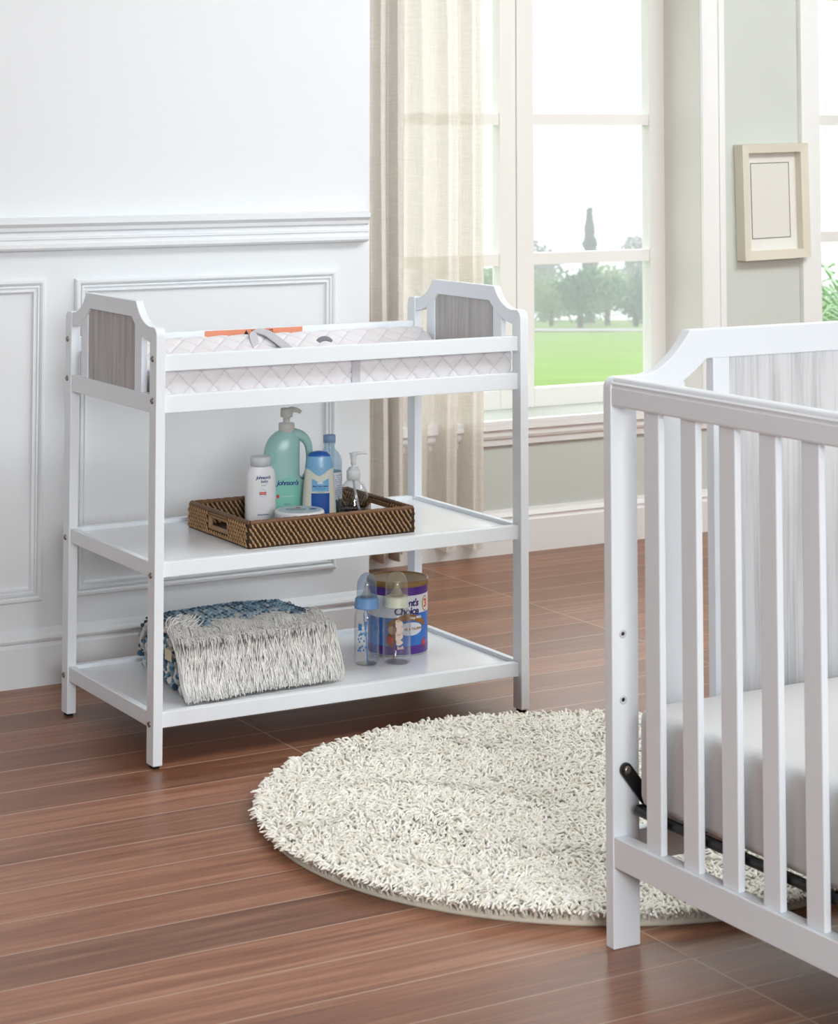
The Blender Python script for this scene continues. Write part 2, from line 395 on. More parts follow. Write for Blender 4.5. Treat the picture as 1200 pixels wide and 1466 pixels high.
H_ = .0024*(1-np.exp(-d_/.05))+.0014*np.minimum(1, d_/.35)
dim = np.minimum(1, np.minimum(X_-XA, XB-X_)/.012); 
inset = .006*(1-np.sqrt(np.clip(1-(1-dim)**2, 0, 1)))
Y_ = cy_[None]+ny[None]*(H_-inset); Z_ = cz_[None]+nz[None]*(H_-inset)
m = MB(); G = [[(X_[i,j], Y_[i,j], max(.0005, Z_[i,j])) for j in range(M_)] for i in range(NX)]
m.grid(G); m.add(G[0], [tuple(range(M_))]); m.add(G[-1], [tuple(range(M_))])
q_ = 0
for i in range(NX-1):
    for j in range(M_-1):
        dd = d_[i:i+2, j:j+2].mean()
        node = min(abs((a_[i,j]) % 1-.5), 1)
        if dd < .024: m.m[q_] = 1
        q_ += 1
m.build('pad_cover', [PADM, PADSTITCH], pad)
# seam/closure tape on the front side
m = MB(); m.grid([[(x, .0268+.0002*math.sin(z*900), z) for z in np.linspace(.008,.066,14)] for x in (.448,.466)]); m.tube([(.447,.0262,.006),(.447,.0262,.068)], .0009, 6); m.build('side_tape', PADGREY, pad)
m = MB(); m.box(.823, .840, .029, .033, .012, .020); m.build('corner_tab', PADGREY, pad)
def ribbon(path, wvec, th, mtl, name, parent):
    P = np.array(path, float); w = np.array(wvec, float)
    rings = []
    for i, p in enumerate(P):
        t = P[min(i+1, len(P)-1)]-P[max(i-1, 0)]; t /= np.linalg.norm(t); n = np.cross(t, w/np.linalg.norm(w))
        rings.append([p-w/2-n*th, p+w/2-n*th, p+w/2+n*th, p-w/2+n*th])
    m = MB(); m.loft(rings, smooth=False); return m.build(name, mtl, parent)
pth = bez((.455,.29,.052), (.452,.36,.074), (.440,.398,.0905), 8) + bez((.440,.398,.0905), (.428,.425,.100), (.412,.416,.0985), 8)[1:] + bez((.412,.416,.0985), (.398,.40,.092), (.396,.37,.070), 6)[1:]
ribbon(pth, (.024,.016,.006), .0011, PADGREY, 'strap', pad)
m = MB(); m.tube([(.565+.022*math.cos(a), .375, .055+.022*math.sin(a)) for a in np.linspace(0, PI, 12)], .006, 8); m.build('buckle', mat('buckle_grey', srgb(120,119,126), .6, .3), pad)

# ------------------------------------------------------------------ wicker tray
ZS1 = .3804; ZS2 = .0956
WK1 = mat('wicker_light', srgb(172,134,92), .45, .4, noise=.4, nscale=60)
WK2 = mat('wicker_dark', srgb(58,42,31), .6, .3, noise=.3, nscale=80)
TX0, TX1, TY0, TY1, TH = .246, .632, .092, .386, .054
tray = thing('wicker_tray', 'brown woven wicker tray with cut-out handles on the upper shelf', 'tray', (TX0, TY0, ZS1))
tw, td = TX1-TX0, TY1-TY0; wt = .008
h0, h1 = .017, .041; hw = .045
m = MB()
m.box(.004, tw-.004, .004, td-.004, 0, .005)
m.box(0, tw, 0, wt, .0, TH-.004); m.box(0, tw, td-wt, td, 0, TH-.004)
for x in (0, tw-wt):
    m.box(x, x+wt, wt, td/2-hw, 0, TH-.004); m.box(x, x+wt, td/2+hw, td-wt, 0, TH-.004)
    m.box(x, x+wt, td/2-hw, td/2+hw, 0, h0); m.box(x, x+wt, td/2-hw, td/2+hw, h1, TH-.004)
m.build('tray_body', WK2, tray)
# weave strands: slanted wraps over the dark core, all four walls inside and out
paths = []
def weave(length, place, hole):
    rows = 6; pitch = .0108
    for r in range(rows):
        z = .003+r*(TH-.009)/rows
        for k in range(int(length/pitch)):
            s_ = k*pitch+(.0054 if r % 2 else 0)+.003
            if s_ > length-.005: continue
            if hole and abs(s_-length/2) < hw+.004 and h0-.008 < z < h1: continue
            j = RNG.normal(0, .0004, 2)
            q = []
            for t in (0, .25, .5, .75, 1):
                bulge = .0016*math.sin(PI*t)
                q.append(place(s_-.0050*(t-.5)+j[0], z-.0006+.0090*t+j[1]*.5, bulge))
            paths.append(q)
weave(tw, lambda s, z, b: (s, -.0005-b, z), False)
weave(tw, lambda s, z, b: (s, wt+.0005+b, z), False)
weave(tw, lambda s, z, b: (s, td+.0005+b, z), False)
weave(tw, lambda s, z, b: (s, td-wt-.0005-b, z), False)
weave(td, lambda s, z, b: (-.0005-b, td-s, z), True)
weave(td, lambda s, z, b: (wt+.0005+b, s, z), True)
weave(td, lambda s, z, b: (tw+.0005+b, s, z), True)
weave(td, lambda s, z, b: (tw-wt-.0005-b, s, z), True)
V, F = tubes(np.array(paths), np.array([[.0007,.0019,.0023,.0019,.0007]]), 5)
np_obj('weave', V, F, WK1, tray)
m = MB()
rp_ = [(0,0),(tw,0),(tw,td),(0,td)]
for i in range(4):
    a, b = np.array(rp_[i]), np.array(rp_[(i+1) % 4]); ins = wt/2
    n = 60
    cc = np.array([tw/2, td/2])
    def inn(p): return np.array([min(max(p[0], ins), tw-ins), min(max(p[1], ins), td-ins)])
    pa, pb = inn(a), inn(b)
    m.tube([(pa[0]+(pb[0]-pa[0])*t, pa[1]+(pb[1]-pa[1])*t, TH-.0035+.0003*math.sin(t*190)) for t in np.linspace(0, 1, n)], [.0052+.0004*math.sin(t*260) for t in np.linspace(0, 1, n)], 8)
m.build('rim', mat('wicker_rim', srgb(110,78,52), .5, .4, noise=.35, nscale=90), tray)
for x in (wt/2, tw-wt/2):
    m = MB(); yc = td/2
    zt_ = h1+.001; zb_ = h0-.001
    loop = [(x, yc-hw, zb_),(x, yc+hw, zb_),(x, yc+hw, zt_),(x, yc-hw, zt_)]
    for i in range(4): m.tube([loop[i], loop[(i+1) % 4]], .0052, 8)
    for k in range(24):   # wrapped cane over the grip bar
        yy = yc-hw+.002+k*(2*hw-.004)/23
        m.tube([(x+.0062*math.cos(a), yy+.001*a/PI, zt_+.0056*math.sin(a)) for a in np.linspace(0, 2*PI, 9)], .0012, 4, cap=False)
    m.build('handle', mat('wicker_handle', srgb(165,128,92), .5, .4, noise=.25, nscale=90), tray)
ZT = ZS1+.0066

# ------------------------------------------------------------------ bottle kit
def ring(rx, ry, z, n=48, e=2.0, cx=0, cy=0):
    out = []
    for k in range(n):
        a = 2*PI*k/n; c, s = math.cos(a), math.sin(a)
        out.append((cx+rx*math.copysign(abs(c)**(2/e), c), cy+ry*math.copysign(abs(s)**(2/e), s), z))
    return out
def loft_body(prof, e=2.0, n=48, cap=True):
    m = MB(); m.loft([ring(rx, ry, z, n, e) for rx, ry, z in prof], cap=cap); return m
def surf(prof, e=2.0, eps=.0004):
    zs = [p[2] for p in prof]
    def fn(x, z):
        rx = np.interp(z, zs, [p[0] for p in prof]); ry = np.interp(z, zs, [p[1] for p in prof])
        q = max(0, 1-min(1, abs(x)/rx)**e)
        return (x, -(ry*q**(1/e))-eps, z)
    return fn
def patch(m, fn, zs, lf, rf, n=14, mi=0):
    m.grid([[fn(lf(z)+(rf(z)-lf(z))*t, z) for t in np.linspace(0, 1, n)] for z in zs], mi)
CAMYAW = lambda x, y: math.atan2(-(x-(-1.76)), -( -4.053-y)) # yaw so local -Y faces the camera
NAVY = mat('print_navy', srgb(38,66,126), .5, .3); RED = mat('print_red', srgb(214,70,72), .5, .3); LBLUE = mat('print_light_blue', srgb(150,186,222), .5, .3)
PALEINK = mat('print_white', srgb(235,240,244), .5, .3)
PLW = mat('white_plastic', srgb(240,240,242), .35, .4)

# baby powder bottle
x, y = .383, .32
pb_ = thing('powder_bottle', 'white baby powder bottle with blue script lettering, leftmost in the tray', 'bottle', (x, y, ZT), CAMYAW(x, y)+.25)
pr = [(.029,.018,0),(.0325,.0205,.002),(.0335,.0215,.006),(.0335,.0215,.06),(.0325,.0212,.098),(.0318,.021,.106),(.029,.0205,.113),(.025,.0195,.118),(.0222,.0190,.1205)]
loft_body(pr, 2.4).build('bottle_body', PLW, pb_)
m = MB(); m.lathe([(.0185,.120),(.0212,.1205),(.0212,.1235),(.0222,.124),(.0222,.139),(.0212,.1405),(.019,.1410),(.014,.1415),(0,.1415)], 40); m.build('cap', mat('cap_pearl', srgb(214,217,219), .4, .4), pb_)
fn = surf(pr, 2.4)
m = MB()
put_text(m, "Johnson's", .0098, fn, .001, .0985, shear=.25, bold=.0002, space=.85); put_text(m, 'baby', .0088, fn, .003, .0905, shear=.25, bold=.00015)
put_text(m, 'powder', .0035, fn, .002, .0825); m.build('lettering', NAVY, pb_)
m = MB(); put_text(m, 'Johnson & Johnson', .0038, fn, .001, .021, shear=.25, bold=.0001, space=.85); m.build('maker_line', NAVY, pb_)
m = MB(); patch(m, fn, [.0625,.0665,.0685], lambda z: -.0075, lambda z: .0075, mi=0); put_text(m, 'ORIGINAL', .003, surf(pr, 2.4, .0007), 0, .0655, 2)
for a0 in np.linspace(0, 2*PI, 28, endpoint=False):
    if abs(math.sin(a0)) > .42:
        c_, s_ = .0078*math.cos(a0), .0078*math.sin(a0)
        m.add([fn(c_-.0005, .0655+s_-.0005), fn(c_+.0005, .0655+s_-.0005), fn(c_+.0005, .0655+s_+.0005), fn(c_-.0005, .0655+s_+.0005)], [(0,1,2,3)], 1)
m.build('emblem', [RED, LBLUE, PALEINK], pb_)

# mint pump bottle with loop handle
x, y = .4535, .337
MINT = mat('mint_plastic', srgb(158,200,195), .3, .5, noise=.01)
pm = thing('pump_bottle', 'large mint green baby wash bottle with loop handle and grey pump', 'bottle', (x, y, ZT), CAMYAW(x, y)+.08)
pr = [(.036,.022,0),(.040,.0245,.003),(.0405,.025,.01),(.0395,.025,.06),(.0385,.025,.10)]
def mint_ring(z):
    # right side leaves the body where the handle opening starts
    return None
m = MB()
out = []; ZK = 1.105
for z in np.linspace(.0, .172, 44):
    base_in = .004*max(0, 1-z/.005)
    if z < .112: lx = -.0520+.002*(z/.112)**2+base_in
    else:
        t = (z-.112)/.060; lx = -.050*math.sqrt(max(0, 1-t**2.5*.90))
    if z < .070: rx_ = .0450-.002*(z/.07)-base_in
    elif z < .086: t = (z-.070)/.016; rx_ = .043-.014*t*t*(3-2*t)
    elif z < .150: rx_ = .029
    else:
        t = (z-.150)/.022; rx_ = .029-.0125*t**2
    ry = .026 if z < .13 else .026-.011*((z-.13)/.042)**2
    if z < .005: ry -= .003*(1-z/.005)
    out.append(ring((rx_-lx)/2, ry, z*ZK, 44, 2.4, cx=(rx_+lx)/2))
m.loft(out)
hp = bez((.008,0,.163), (.042,0,.166), (.0485,0,.138), 11)+bez((.0485,0,.138), (.0515,0,.118), (.0495,0,.100), 8)[1:]+bez((.0495,0,.100), (.047,0,.078), (.030,0,.060), 10)[1:]
hp = [(p[0], p[1], p[2]*ZK) for p in hp]
hr = np.interp(np.linspace(0,1,len(hp)), [0,.2,.45,.75,1], [.014,.0105,.0075,.0085,.013])
m.tube(hp, hr, 16)
mint_body = m.build('bottle_body', MINT, pm)
m = MB()
GREYP = mat('pump_grey', srgb(206,206,200), .4, .4)
m.lathe([(.0165,.168),(.0175,.1685),(.0175,.184),(.0165,.1855),(.008,.186),(.0075,.187),(.0075,.196),(.0125,.197),(.0135,.199),(.0135,.212),(.012,.2145),(0,.215)], 32)
m.tube(bez((.006,0,.2105), (.022,0,.213), (.031,0,.2055), 8), [.0065,.006,.0055,.005,.0048,.0045,.0042,.004], 10)
m.v = [(p[0], p[1], p[2]*ZK) for p in m.v]
m.build('pump', GREYP, pm)
fnm = lambda xx, z: (xx, -.026*(max(0, 1-min(1, abs(xx+.0035)/.0475)**2.4))**(1/2.4)-.0006, z)
m = MB()
patch(m, lambda a, z: (fnm(a, z)[0], fnm(a, z)[1]+.0002, z), np.linspace(.022,.092,18), lambda z: -.027*math.sqrt(max(.02, 1-((z-.050)/.045)**2))+.002, lambda z: .027*math.sqrt(max(.02, 1-((z-.050)/.045)**2))+.002, mi=3)
put_text(m, "Johnson's", .0145, fnm, .001, .0805, 0, shear=.25, bold=.0003, space=.85)
patch(m, fnm, np.linspace(.0485,.0565,7), lambda z: -.020-.003*math.sqrt(max(.01, 1-((z-.0515)/.0052)**2)), lambda z: -.020+.003*math.sqrt(max(.01, 1-((z-.0515)/.0052)**2)), 5, 1)
put_text(m, 'nourishing moisture', .0036, fnm, .002, .0525, 2); put_text(m, 'baby bath', .0035, fnm, 0, .036, 0)
m.build('label', [NAVY, RED, PALEINK, mat('label_mint', srgb(132,200,184), .35, .5)], pm)

# cream jar
x, y = .420, .208
jar = thing('cream_jar', 'round white cream jar with printed lid at the front of the tray', 'jar', (x, y, ZT), CAMYAW(x, y))
m = MB(); m.lathe([(.047,0),(.050,.0015),(.0505,.004),(.0505,.018)], 56); m.build('jar_body', PLW, jar)
m = MB(); m.lathe([(.0505,.018),(.0525,.0185),(.0525,.0355),(.0515,.0395),(.0490,.0415),(.046,.0412),(0,.0412)], 56); lid = m.build('lid', PLW, jar)
m = MB(); zt_ = .0416
m.lathe([(.0445, zt_),(.0,zt_)], 48, cap=False); top = lambda a, b: (a, b, zt_+.0003)
put_text(m, 'Johnson\'s', .013, top, -.008, .004, 1, shear=.2, bold=.0003, space=.85); put_text(m, 'baby cream', .008, top, -.006, -.010, 1); 
m.lathe([(.006, zt_+.0003),(0, zt_+.0003)], 18, c=(-.003,.022,0), m=2, cap=False); m.lathe([(.0085, zt_+.0003),(0, zt_+.0003)], 18, c=(.028,.004,0), m=3, cap=False)
m.build('lid_print', [mat('lid_ice', srgb(205,222,230), .4, .4), NAVY, RED, mat('print_blue', srgb(60,120,190), .5, .3)], lid)

# lotion bottle
x, y = .497, .267
lo = thing('lotion_bottle', 'cream lotion bottle with pale blue cap and royal blue label, behind the jar', 'bottle', (x, y, ZT), CAMYAW(x, y)+.02)
CREAM = mat('cream_plastic', srgb(222,222,208), .35, .4)
BLU1 = mat('cap_sky_blue', srgb(130,182,220), .25, .5); BLU2 = mat('label_royal_blue', srgb(30,84,164), .35, .4); BLU3 = mat('label_sky', srgb(120,182,222), .35, .4)
CAPD = mat('cap_deep_blue', srgb(40,98,180), .25, .5)
pr = [(.034,.019,0),(.0365,.021,.003),(.037,.0215,.01),(.0355,.0215,.05),(.0325,.021,.09),(.0300,.020,.118),(.0285,.019,.128),(.0265,.018,.137),(.0225,.016,.1445),(.017,.0125,.1485),(.009,.007,.1505)]
m = MB(); rr = []; N_ = 64
zs_ = np.linspace(0, .1505, 76)
for z in zs_:
    rr.append(ring(np.interp(z,[p[2] for p in pr],[p[0] for p in pr]), np.interp(z,[p[2] for p in pr],[p[1] for p in pr]), z, N_, 2.3))
m.loft(rr)
for i, f in enumerate(m.f):
    c = np.mean([m.v[q] for q in f], axis=0)
    wave = .108-.0075*math.cos(c[0]/.030*PI) if c[1] < 0 else .108
    if c[2] > wave: m.m[i] = 1
    if c[2] > .1405 and c[1] > -.012-1: m.m[i] = 2
m.build('bottle_body', [CREAM, BLU1, CAPD], lo)
fn = surf(pr, 2.3)
m = MB(); patch(m, fn, np.linspace(.006,.064,12), lambda z: -.017, lambda z: .022, mi=0); xs_l = np.linspace(-.016,.0205,17)
m.grid([[fn(xx, .068+(.0895+.0045*math.cos(2*PI*(xx+.016)/.0365)+.0015*math.sin(PI*(xx+.016)/.0365)-.068)*t) for t in np.linspace(0,1,8)] for xx in xs_l], 1)
fn2 = surf(pr, 2.3, .0008)
put_text(m, 'milk', .0072, fn2, .002, .0858, 3, bold=.0003); put_text(m, 'Baby Pump Lotion', .0044, fn2, .0022, .0788, 2, bold=.0002); put_text(m, 'Moisture Care', .0036, fn2, .0022, .0735, 2)
put_text(m, 'for delicate skin', .0030, fn2, .002, .0662, 2)
m.build('label', [BLU2, BLU3, NAVY, PALEINK], lo)
# thumb notch
m = MB(); m.tube([(.008*math.cos(a), -.0168+.0006*abs(math.cos(a)), .1395+.0055*math.sin(a)) for a in np.linspace(PI, 2*PI, 10)], .0009, 6); m.build('cap_notch', BLU1, lo)

# clear sanitiser bottle
x, y = .576, .258
sa = thing('dispenser_bottle', 'clear rounded pump dispenser bottle half full of gel, right side of tray', 'bottle', (x, y, ZT), CAMYAW(x, y))
CLEAR = thin_glass('clear_plastic', (.965,.97,.975,1), .04, .9, 1.38); GEL = thin_glass('clear_gel', (.66,.67,.70,1), .1, .8, 1.33)  # grey gel tint stands in for the dark tray refracted through it
pr = [(.032,0),(.0355,.0015),(.0368,.006),(.0370,.018),(.0360,.032),(.0335,.048),(.0295,.062),(.0235,.074),(.0170,.0815),(.0125,.085),(.0115,.088)]
m = MB(); m.lathe(pr+[(.0108,.088),(.0118,.084),(.0160,.0805),(.0225,.073),(.0285,.061),(.0325,.047),(.035,.031),(.0360,.018),(.0358,.007),(.0345,.0030),(.031,.0018),(0,.0018)], 48); m.build('bottle_body', CLEAR, sa)
m = MB(); m.lathe([(0,.0022),(.030,.0022),(.0343,.0034),(.0354,.008),(.0356,.018),(.0352,.025),(0,.0252)], 48); m.build('gel', GEL, sa)
m = MB(); m.lathe([(.0140,.0855),(.0150,.086),(.0150,.104),(.0140,.1055),(.0115,.106),(.0115,.1105),(.0045,.111),(.0042,.118),(.006,.1185),(.0055,.124),(.0065,.130),(.0072,.138),(.0095,.1405),(.0095,.1415),(0,.1418)], 32)
m.tube(bez((0,0,.1395), (.016,0,.1435), (.030,0,.1400), 8), [.0042,.004,.0036,.0033,.003,.0028,.0026,.0025], 8)
m.build('pump', mat('pump_white', srgb(236,238,240), .35, .4), sa)
m = MB(); m.tube(bez((0,0,.088), (.004,.0,.045), (.018,-.004,.005), 10), .0028, 10); m.build('dip_tube', thin_glass('tube_plastic', (.9,.92,.95,1), .2, .9, 1.4, .5, srgb(225,230,238)), sa)

# water bottle
x, y = .562, .343
wb = thing('water_bottle', 'small clear blue water bottle with grey-blue cap behind the lotion', 'bottle', (x, y, ZT), CAMYAW(x, y))
WBL = thin_glass('blue_clear_plastic', srgb(226,239,247), .08, .9, 1.4, .16, srgb(190,220,240))
pr = [(.022,0),(.0265,.003),(.0275,.01),(.0275,.095),(.0268,.097),(.0275,.099),(.0275,.112),(.026,.122),(.021,.132),(.015,.139),(.0118,.143),(.0112,.152),(.0135,.153),(.0135,.155),(.011,.156)]
m = MB(); m.lathe(pr, 44); m.build('bottle_body', WBL, wb)
m = MB(); m.lathe([(.0125,.1555),(.0138,.156),(.0138,.170),(.0125,.172),(0,.1725)], 36); m.build('cap', mat('cap_blue_grey', srgb(136,160,194), .4, .4), wb)
m = MB(); m.lathe([(.0278,.035),(.0280,.036),(.0280,.092),(.0278,.093)], 44, cap=False); lbw = m.build('label', mat('water_label', srgb(222,228,238), .45, .3), wb)
m = MB()
for k in range(11):
    z = .086-k*.0045
    for s_ in np.arange(.35, 1.25, .11):
        if RNG.random() < .15: continue
        a0, a1 = s_, s_+.075
        m.add([(.0283*math.sin(a0), -.0283*math.cos(a0), z), (.0283*math.sin(a1), -.0283*math.cos(a1), z), (.0283*math.sin(a1), -.0283*math.cos(a1), z+.0016), (.0283*math.sin(a0), -.0283*math.cos(a0), z+.0016)], [(0,1,2,3)])
m.build('small_print', mat('print_violet', srgb(140,140,190), .5, .3), lbw)

# ------------------------------------------------------------------ lower shelf: bottles and can
def feeding(name, label, x, y, r, cc, hood_tint, blue):
    t = thing(name, label, 'baby bottle', (x, y, ZS2), CAMYAW(x, y), None)
    G_ = thin_glass(name+'_plastic', (.985,.988,.99,1), .04, .95, 1.42)
    m = MB(); pr = [(r*.8,0),(r*.94,.0015),(r,.006),(r,.085),(r*.985,.098),(r*.90,.108),(r*.76,.113),(r*.72,.116),(r*.72,.124)]
    m.lathe(pr+[(p[0]-.0016, max(p[1], .002)) for p in pr[::-1]]+[(0,.002)], 44); m.build('bottle_body', G_, t)
    m = MB(); k = .98 if blue else .86
    m.lathe([(r*.80,.1165),(r*k,.117),(r*k*1.0,.120),(r*k*.97,.1215),(r*k*.93,.1365),(r*k*.88,.1385),(r*k*.55,.139),(0,.139)], 44); m.build('collar', cc, t)
    m = MB(); hr = r*.80
    dome = [(hr,.139),(hr*.985,.158)]+[(hr*.985*math.cos(a)*(1 if a < .9 else 1), .160+.030*math.sin(a)) for a in np.linspace(0, PI/2, 12)]
    m.lathe(dome, 40, cap=False); m.build('hood', hood_tint, t)
    m = MB()
    m.lathe([(r*.5,.139),(r*.46,.143),(r*.30,.150),(r*.2,.156),(r*.19,.164),(r*.15,.169),(0,.171)], 28); m.build('teat', thin_glass(name+'_teat', (.95,.94,.88,1), .2, .9, 1.4, .30, srgb(226,220,196)), t)
    m = MB(); cyl = lambda s, z: ((r+.0004)*math.sin(s/r), -(r+.0004)*math.cos(s/r), z)
    return t, m, cyl
SKY = mat('bottle_print_blue', srgb(74,140,200), .5, .3)
BROWN = mat('bottle_print_brown', srgb(150,98,62), .5, .3)
t, m, cyl = feeding('feeding_bottle', 'slim clear feeding bottle with blue collar and hood', .573, .192, .0270, mat('collar_blue', srgb(124,168,222), .35, .4), thin_glass('hood_blue', (.86,.91,.97,1), .06, .9, 1.4, .14, srgb(140,172,215)), True)
for k in range(18):
    z = .022+k*.0042; w_ = .009 if k % 3 == 0 else .005
    m.add([cyl(.014, z), cyl(.014+w_, z), cyl(.014+w_, z+.0009), cyl(.014, z+.0009)], [(0,1,2,3)])
m.add([cyl(.0132,.02), cyl(.014,.02), cyl(.014,.098), cyl(.0132,.098)], [(0,1,2,3)])
patch(m, cyl, [.074,.080,.086,.088], lambda z: -.019, lambda z: -.0105, 6)
for z0, s0 in ((.064,-.014),(.053,-.016),(.041,-.013),(.032,-.017)):
    for q in range(4):
        aa = np.linspace(0, 2*PI, 9)[:-1]; ss, zz = s0+q*.0035*(1 if q % 2 else -.4), z0+RNG.normal(0,.002)
        m.add([cyl(ss+.0017*math.cos(a), zz+.0026*math.sin(a)) for a in aa], [tuple(range(8))])
put_text(m, 'baby', .008, cyl, -.006, .069, bold=.0002); put_text(m, 'ml', .006, cyl, .008, .095)
m.build('printed_scale', SKY, t)
m = MB(); m.tube([(-.006,-.004,.104),(-.004,-.003,.112),(.0,-.003,.112),(.002,-.004,.104),(.001,-.004,.090)], .0012, 6); m.tube([(-.002,-.004,.088),(-.002,-.004,.072)], [.004,.0026], 8); m.tube([(-.006,-.004,.104),(-.005,-.004,.088),(-.002,-.004,.086)], .0012, 6); m.tube([(-.002,-.004,.074),(.002,-.001,.004)], .0016, 8)
m.build('stirrer', mat('stirrer_blue', srgb(96,146,212), .35, .4), t)
t, m, cyl = feeding('feeding_bottle', 'wide clear feeding bottle with cream collar and clear hood', .635, .172, .0305, mat('collar_cream', srgb(236,238,218), .35, .4), thin_glass('hood_clear', (.97,.965,.93,1), .06, .95, 1.4, .10, srgb(235,232,210)), False)
m.add([cyl(-.0072,.012), cyl(-.0064,.012), cyl(-.0064,.098), cyl(-.0072,.098)], [(0,1,2,3)])
for k in range(17):
    z = .018+k*.0048; w_ = .008 if k % 3 == 0 else .0045
    m.add([cyl(-.0064, z), cyl(-.0064+w_, z), cyl(-.0064+w_, z+.0009), cyl(-.0064, z+.0009)], [(0,1,2,3)])
put_text(m, '250', .006, cyl, .004, .092); put_text(m, '150', .006, cyl, .004, .063)
m.build('printed_scale', BROWN, t)
t_ = t
m = MB()
for cx_, cz_2, ww, hh in ((.004,.086,.010,.009),(.006,.074,.010,.008),(.004,.060,.010,.010),(.005,.047,.009,.006)):
    m.add([cyl(cx_+ww*math.cos(a)*(.8+.2*math.cos(3*a)), cz_2+hh*math.sin(a)) for a in np.linspace(0, 2*PI, 18)[:-1]], [tuple(range(17))])
put_text(m, 'Soft', .009, lambda s, z: (cyl(s, z)[0], cyl(s, z)[1]-.0004, z), .008, .036, bold=.0003)
m.build('printed_motif', mat('bottle_print_pink', srgb(236,214,200), .6, .3), t_)

# formula can
x, y = .690, .265; R = .0655
can = thing('formula_can', 'purple and blue infant milk can with bronze lid on the lower shelf', 'can', (x, y, ZS2), CAMYAW(x, y)+.33)
def canfn(r): return lambda s, z: (r*math.sin(s/R), -r*math.cos(s/R), z)
PURP = mat('can_purple', srgb(84,46,140), .3, .5); CANB = mat('can_blue', srgb(54,116,200), .3, .5, noise=.12, nscale=18); CANW = mat('can_white', srgb(224,226,234), .3, .5)
TIN = mat('can_tin', srgb(190,192,196), .25, .5, metal=1); BRONZE = mat('lid_bronze', srgb(148,112,66), .35, .5, noise=.05); GOLD = mat('can_gold', srgb(150,104,40), .35, .5)
m = MB()
zz = [0,.004,.0045,.022,.0225]+list(np.linspace(.026,.094,18))+[.1285,.129,.1455]
rings_ = [ring(R-(.0012 if z < .004 else 0), R-(.0012 if z < .004 else 0), z, 72) for z in zz]
m.loft(rings_)
for i, f in enumerate(m.f):
    c = np.mean([m.v[q] for q in f], axis=0); z = c[2]
    s_ = math.atan2(c[0], -c[1])*R
    if len(f) > 4: m.m[i] = 0
    elif z < .0043: m.m[i] = 3
    elif z < .0223: m.m[i] = 0
    elif z < .086+.006*math.sin(s_*22): m.m[i] = 1
    elif z < .1287: m.m[i] = 2
    else: m.m[i] = 0
m.build('can_body', [PURP, CANB, CANW, TIN], can)
m = MB(); m.lathe([(R,.1455),(R+.0022,.146),(R+.0022,.155),(R+.001,.1575),(R-.003,.1578),(R-.005,.1555),(R-.0065,.1552),(0,.1552)], 72); m.build('lid', BRONZE, can)
m = MB(); f1 = canfn(R+.0004); f2 = canfn(R+.0007); f3 = canfn(R+.001)
put_text(m, "Parent's", .0205, f1, -.002, .1125, 0, shear=.12, bold=.0007, space=.9); put_text(m, 'Choice', .022, f1, -.001, .0955, 0, shear=.12, bold=.0007, space=.9)
# gold arc ribbon, white oval, badge, star, bear
zs__ = []
G = [];
for sx in np.linspace(-.045, .047, 30):
    zc = .083-((sx-.002)/.048)**2*.020
    G.append([f1(sx, zc-.0065), f1(sx, zc), f1(sx, zc+.0065)])
m.grid(G, 1)
patch(m, f1, [.058+.0139*math.sin(a) for a in np.linspace(-PI/2, PI/2, 13)], lambda z: .008-.030*math.sqrt(max(0, 1-((z-.058)/.014)**2)), lambda z: .008+.030*math.sqrt(max(0, 1-((z-.058)/.014)**2)), 16, 2)
put_text(m, 'Step Milk', .0085, f2, .020, .0815, 2, bold=.0002); put_text(m, 'DHA & TAURINE', .0072, f2, .012, .058, 1, bold=.0002)
m.add([f1(.050+.0105*math.cos(a), .1075+.0165*math.sin(a)) for a in np.linspace(0, 2*PI, 30)[:-1]], [tuple(range(29))], 1)
m.add([f2(.050+.0085*math.cos(a), .1075+.0145*math.sin(a)) for a in np.linspace(0, 2*PI, 30)[:-1]], [tuple(range(29))], 4)
put_text(m, '3', .024, f3, .0503, .1075, 3, bold=.0008)
st_ = [(.046+(.0115 if k % 2 == 0 else .005)*math.sin(k*PI/5), .026+(.0115 if k % 2 == 0 else .005)*math.cos(k*PI/5)) for k in range(10)]
m.add([f2(*p) for p in st_]+[f2(.046,.026)], [(k, (k+1) % 10, 10) for k in range(10)], 3)
def blob(cx, cz, rx, rz_, mi, f): m.add([f(cx+rx*math.cos(a), cz+rz_*math.sin(a)) for a in np.linspace(0, 2*PI, 20)[:-1]], [tuple(range(19))], mi)
blob(-.036,.036,.011,.015,5,f1); blob(-.034,.056,.009,.009,6,f2); blob(-.041,.064,.003,.003,5,f1); blob(-.027,.064,.003,.003,5,f1); blob(-.037,.036,.006,.009,3,f2)
m.build('can_print', [mat('can_ink', srgb(58,40,110), .4, .4), GOLD, CANW, mat('can_red', srgb(214,58,56), .4, .4), mat('can_cream', srgb(240,220,190), .4, .4), mat('can_brown', srgb(150,96,60), .5, .3), mat('can_tan', srgb(206,172,138), .5, .3)], can)

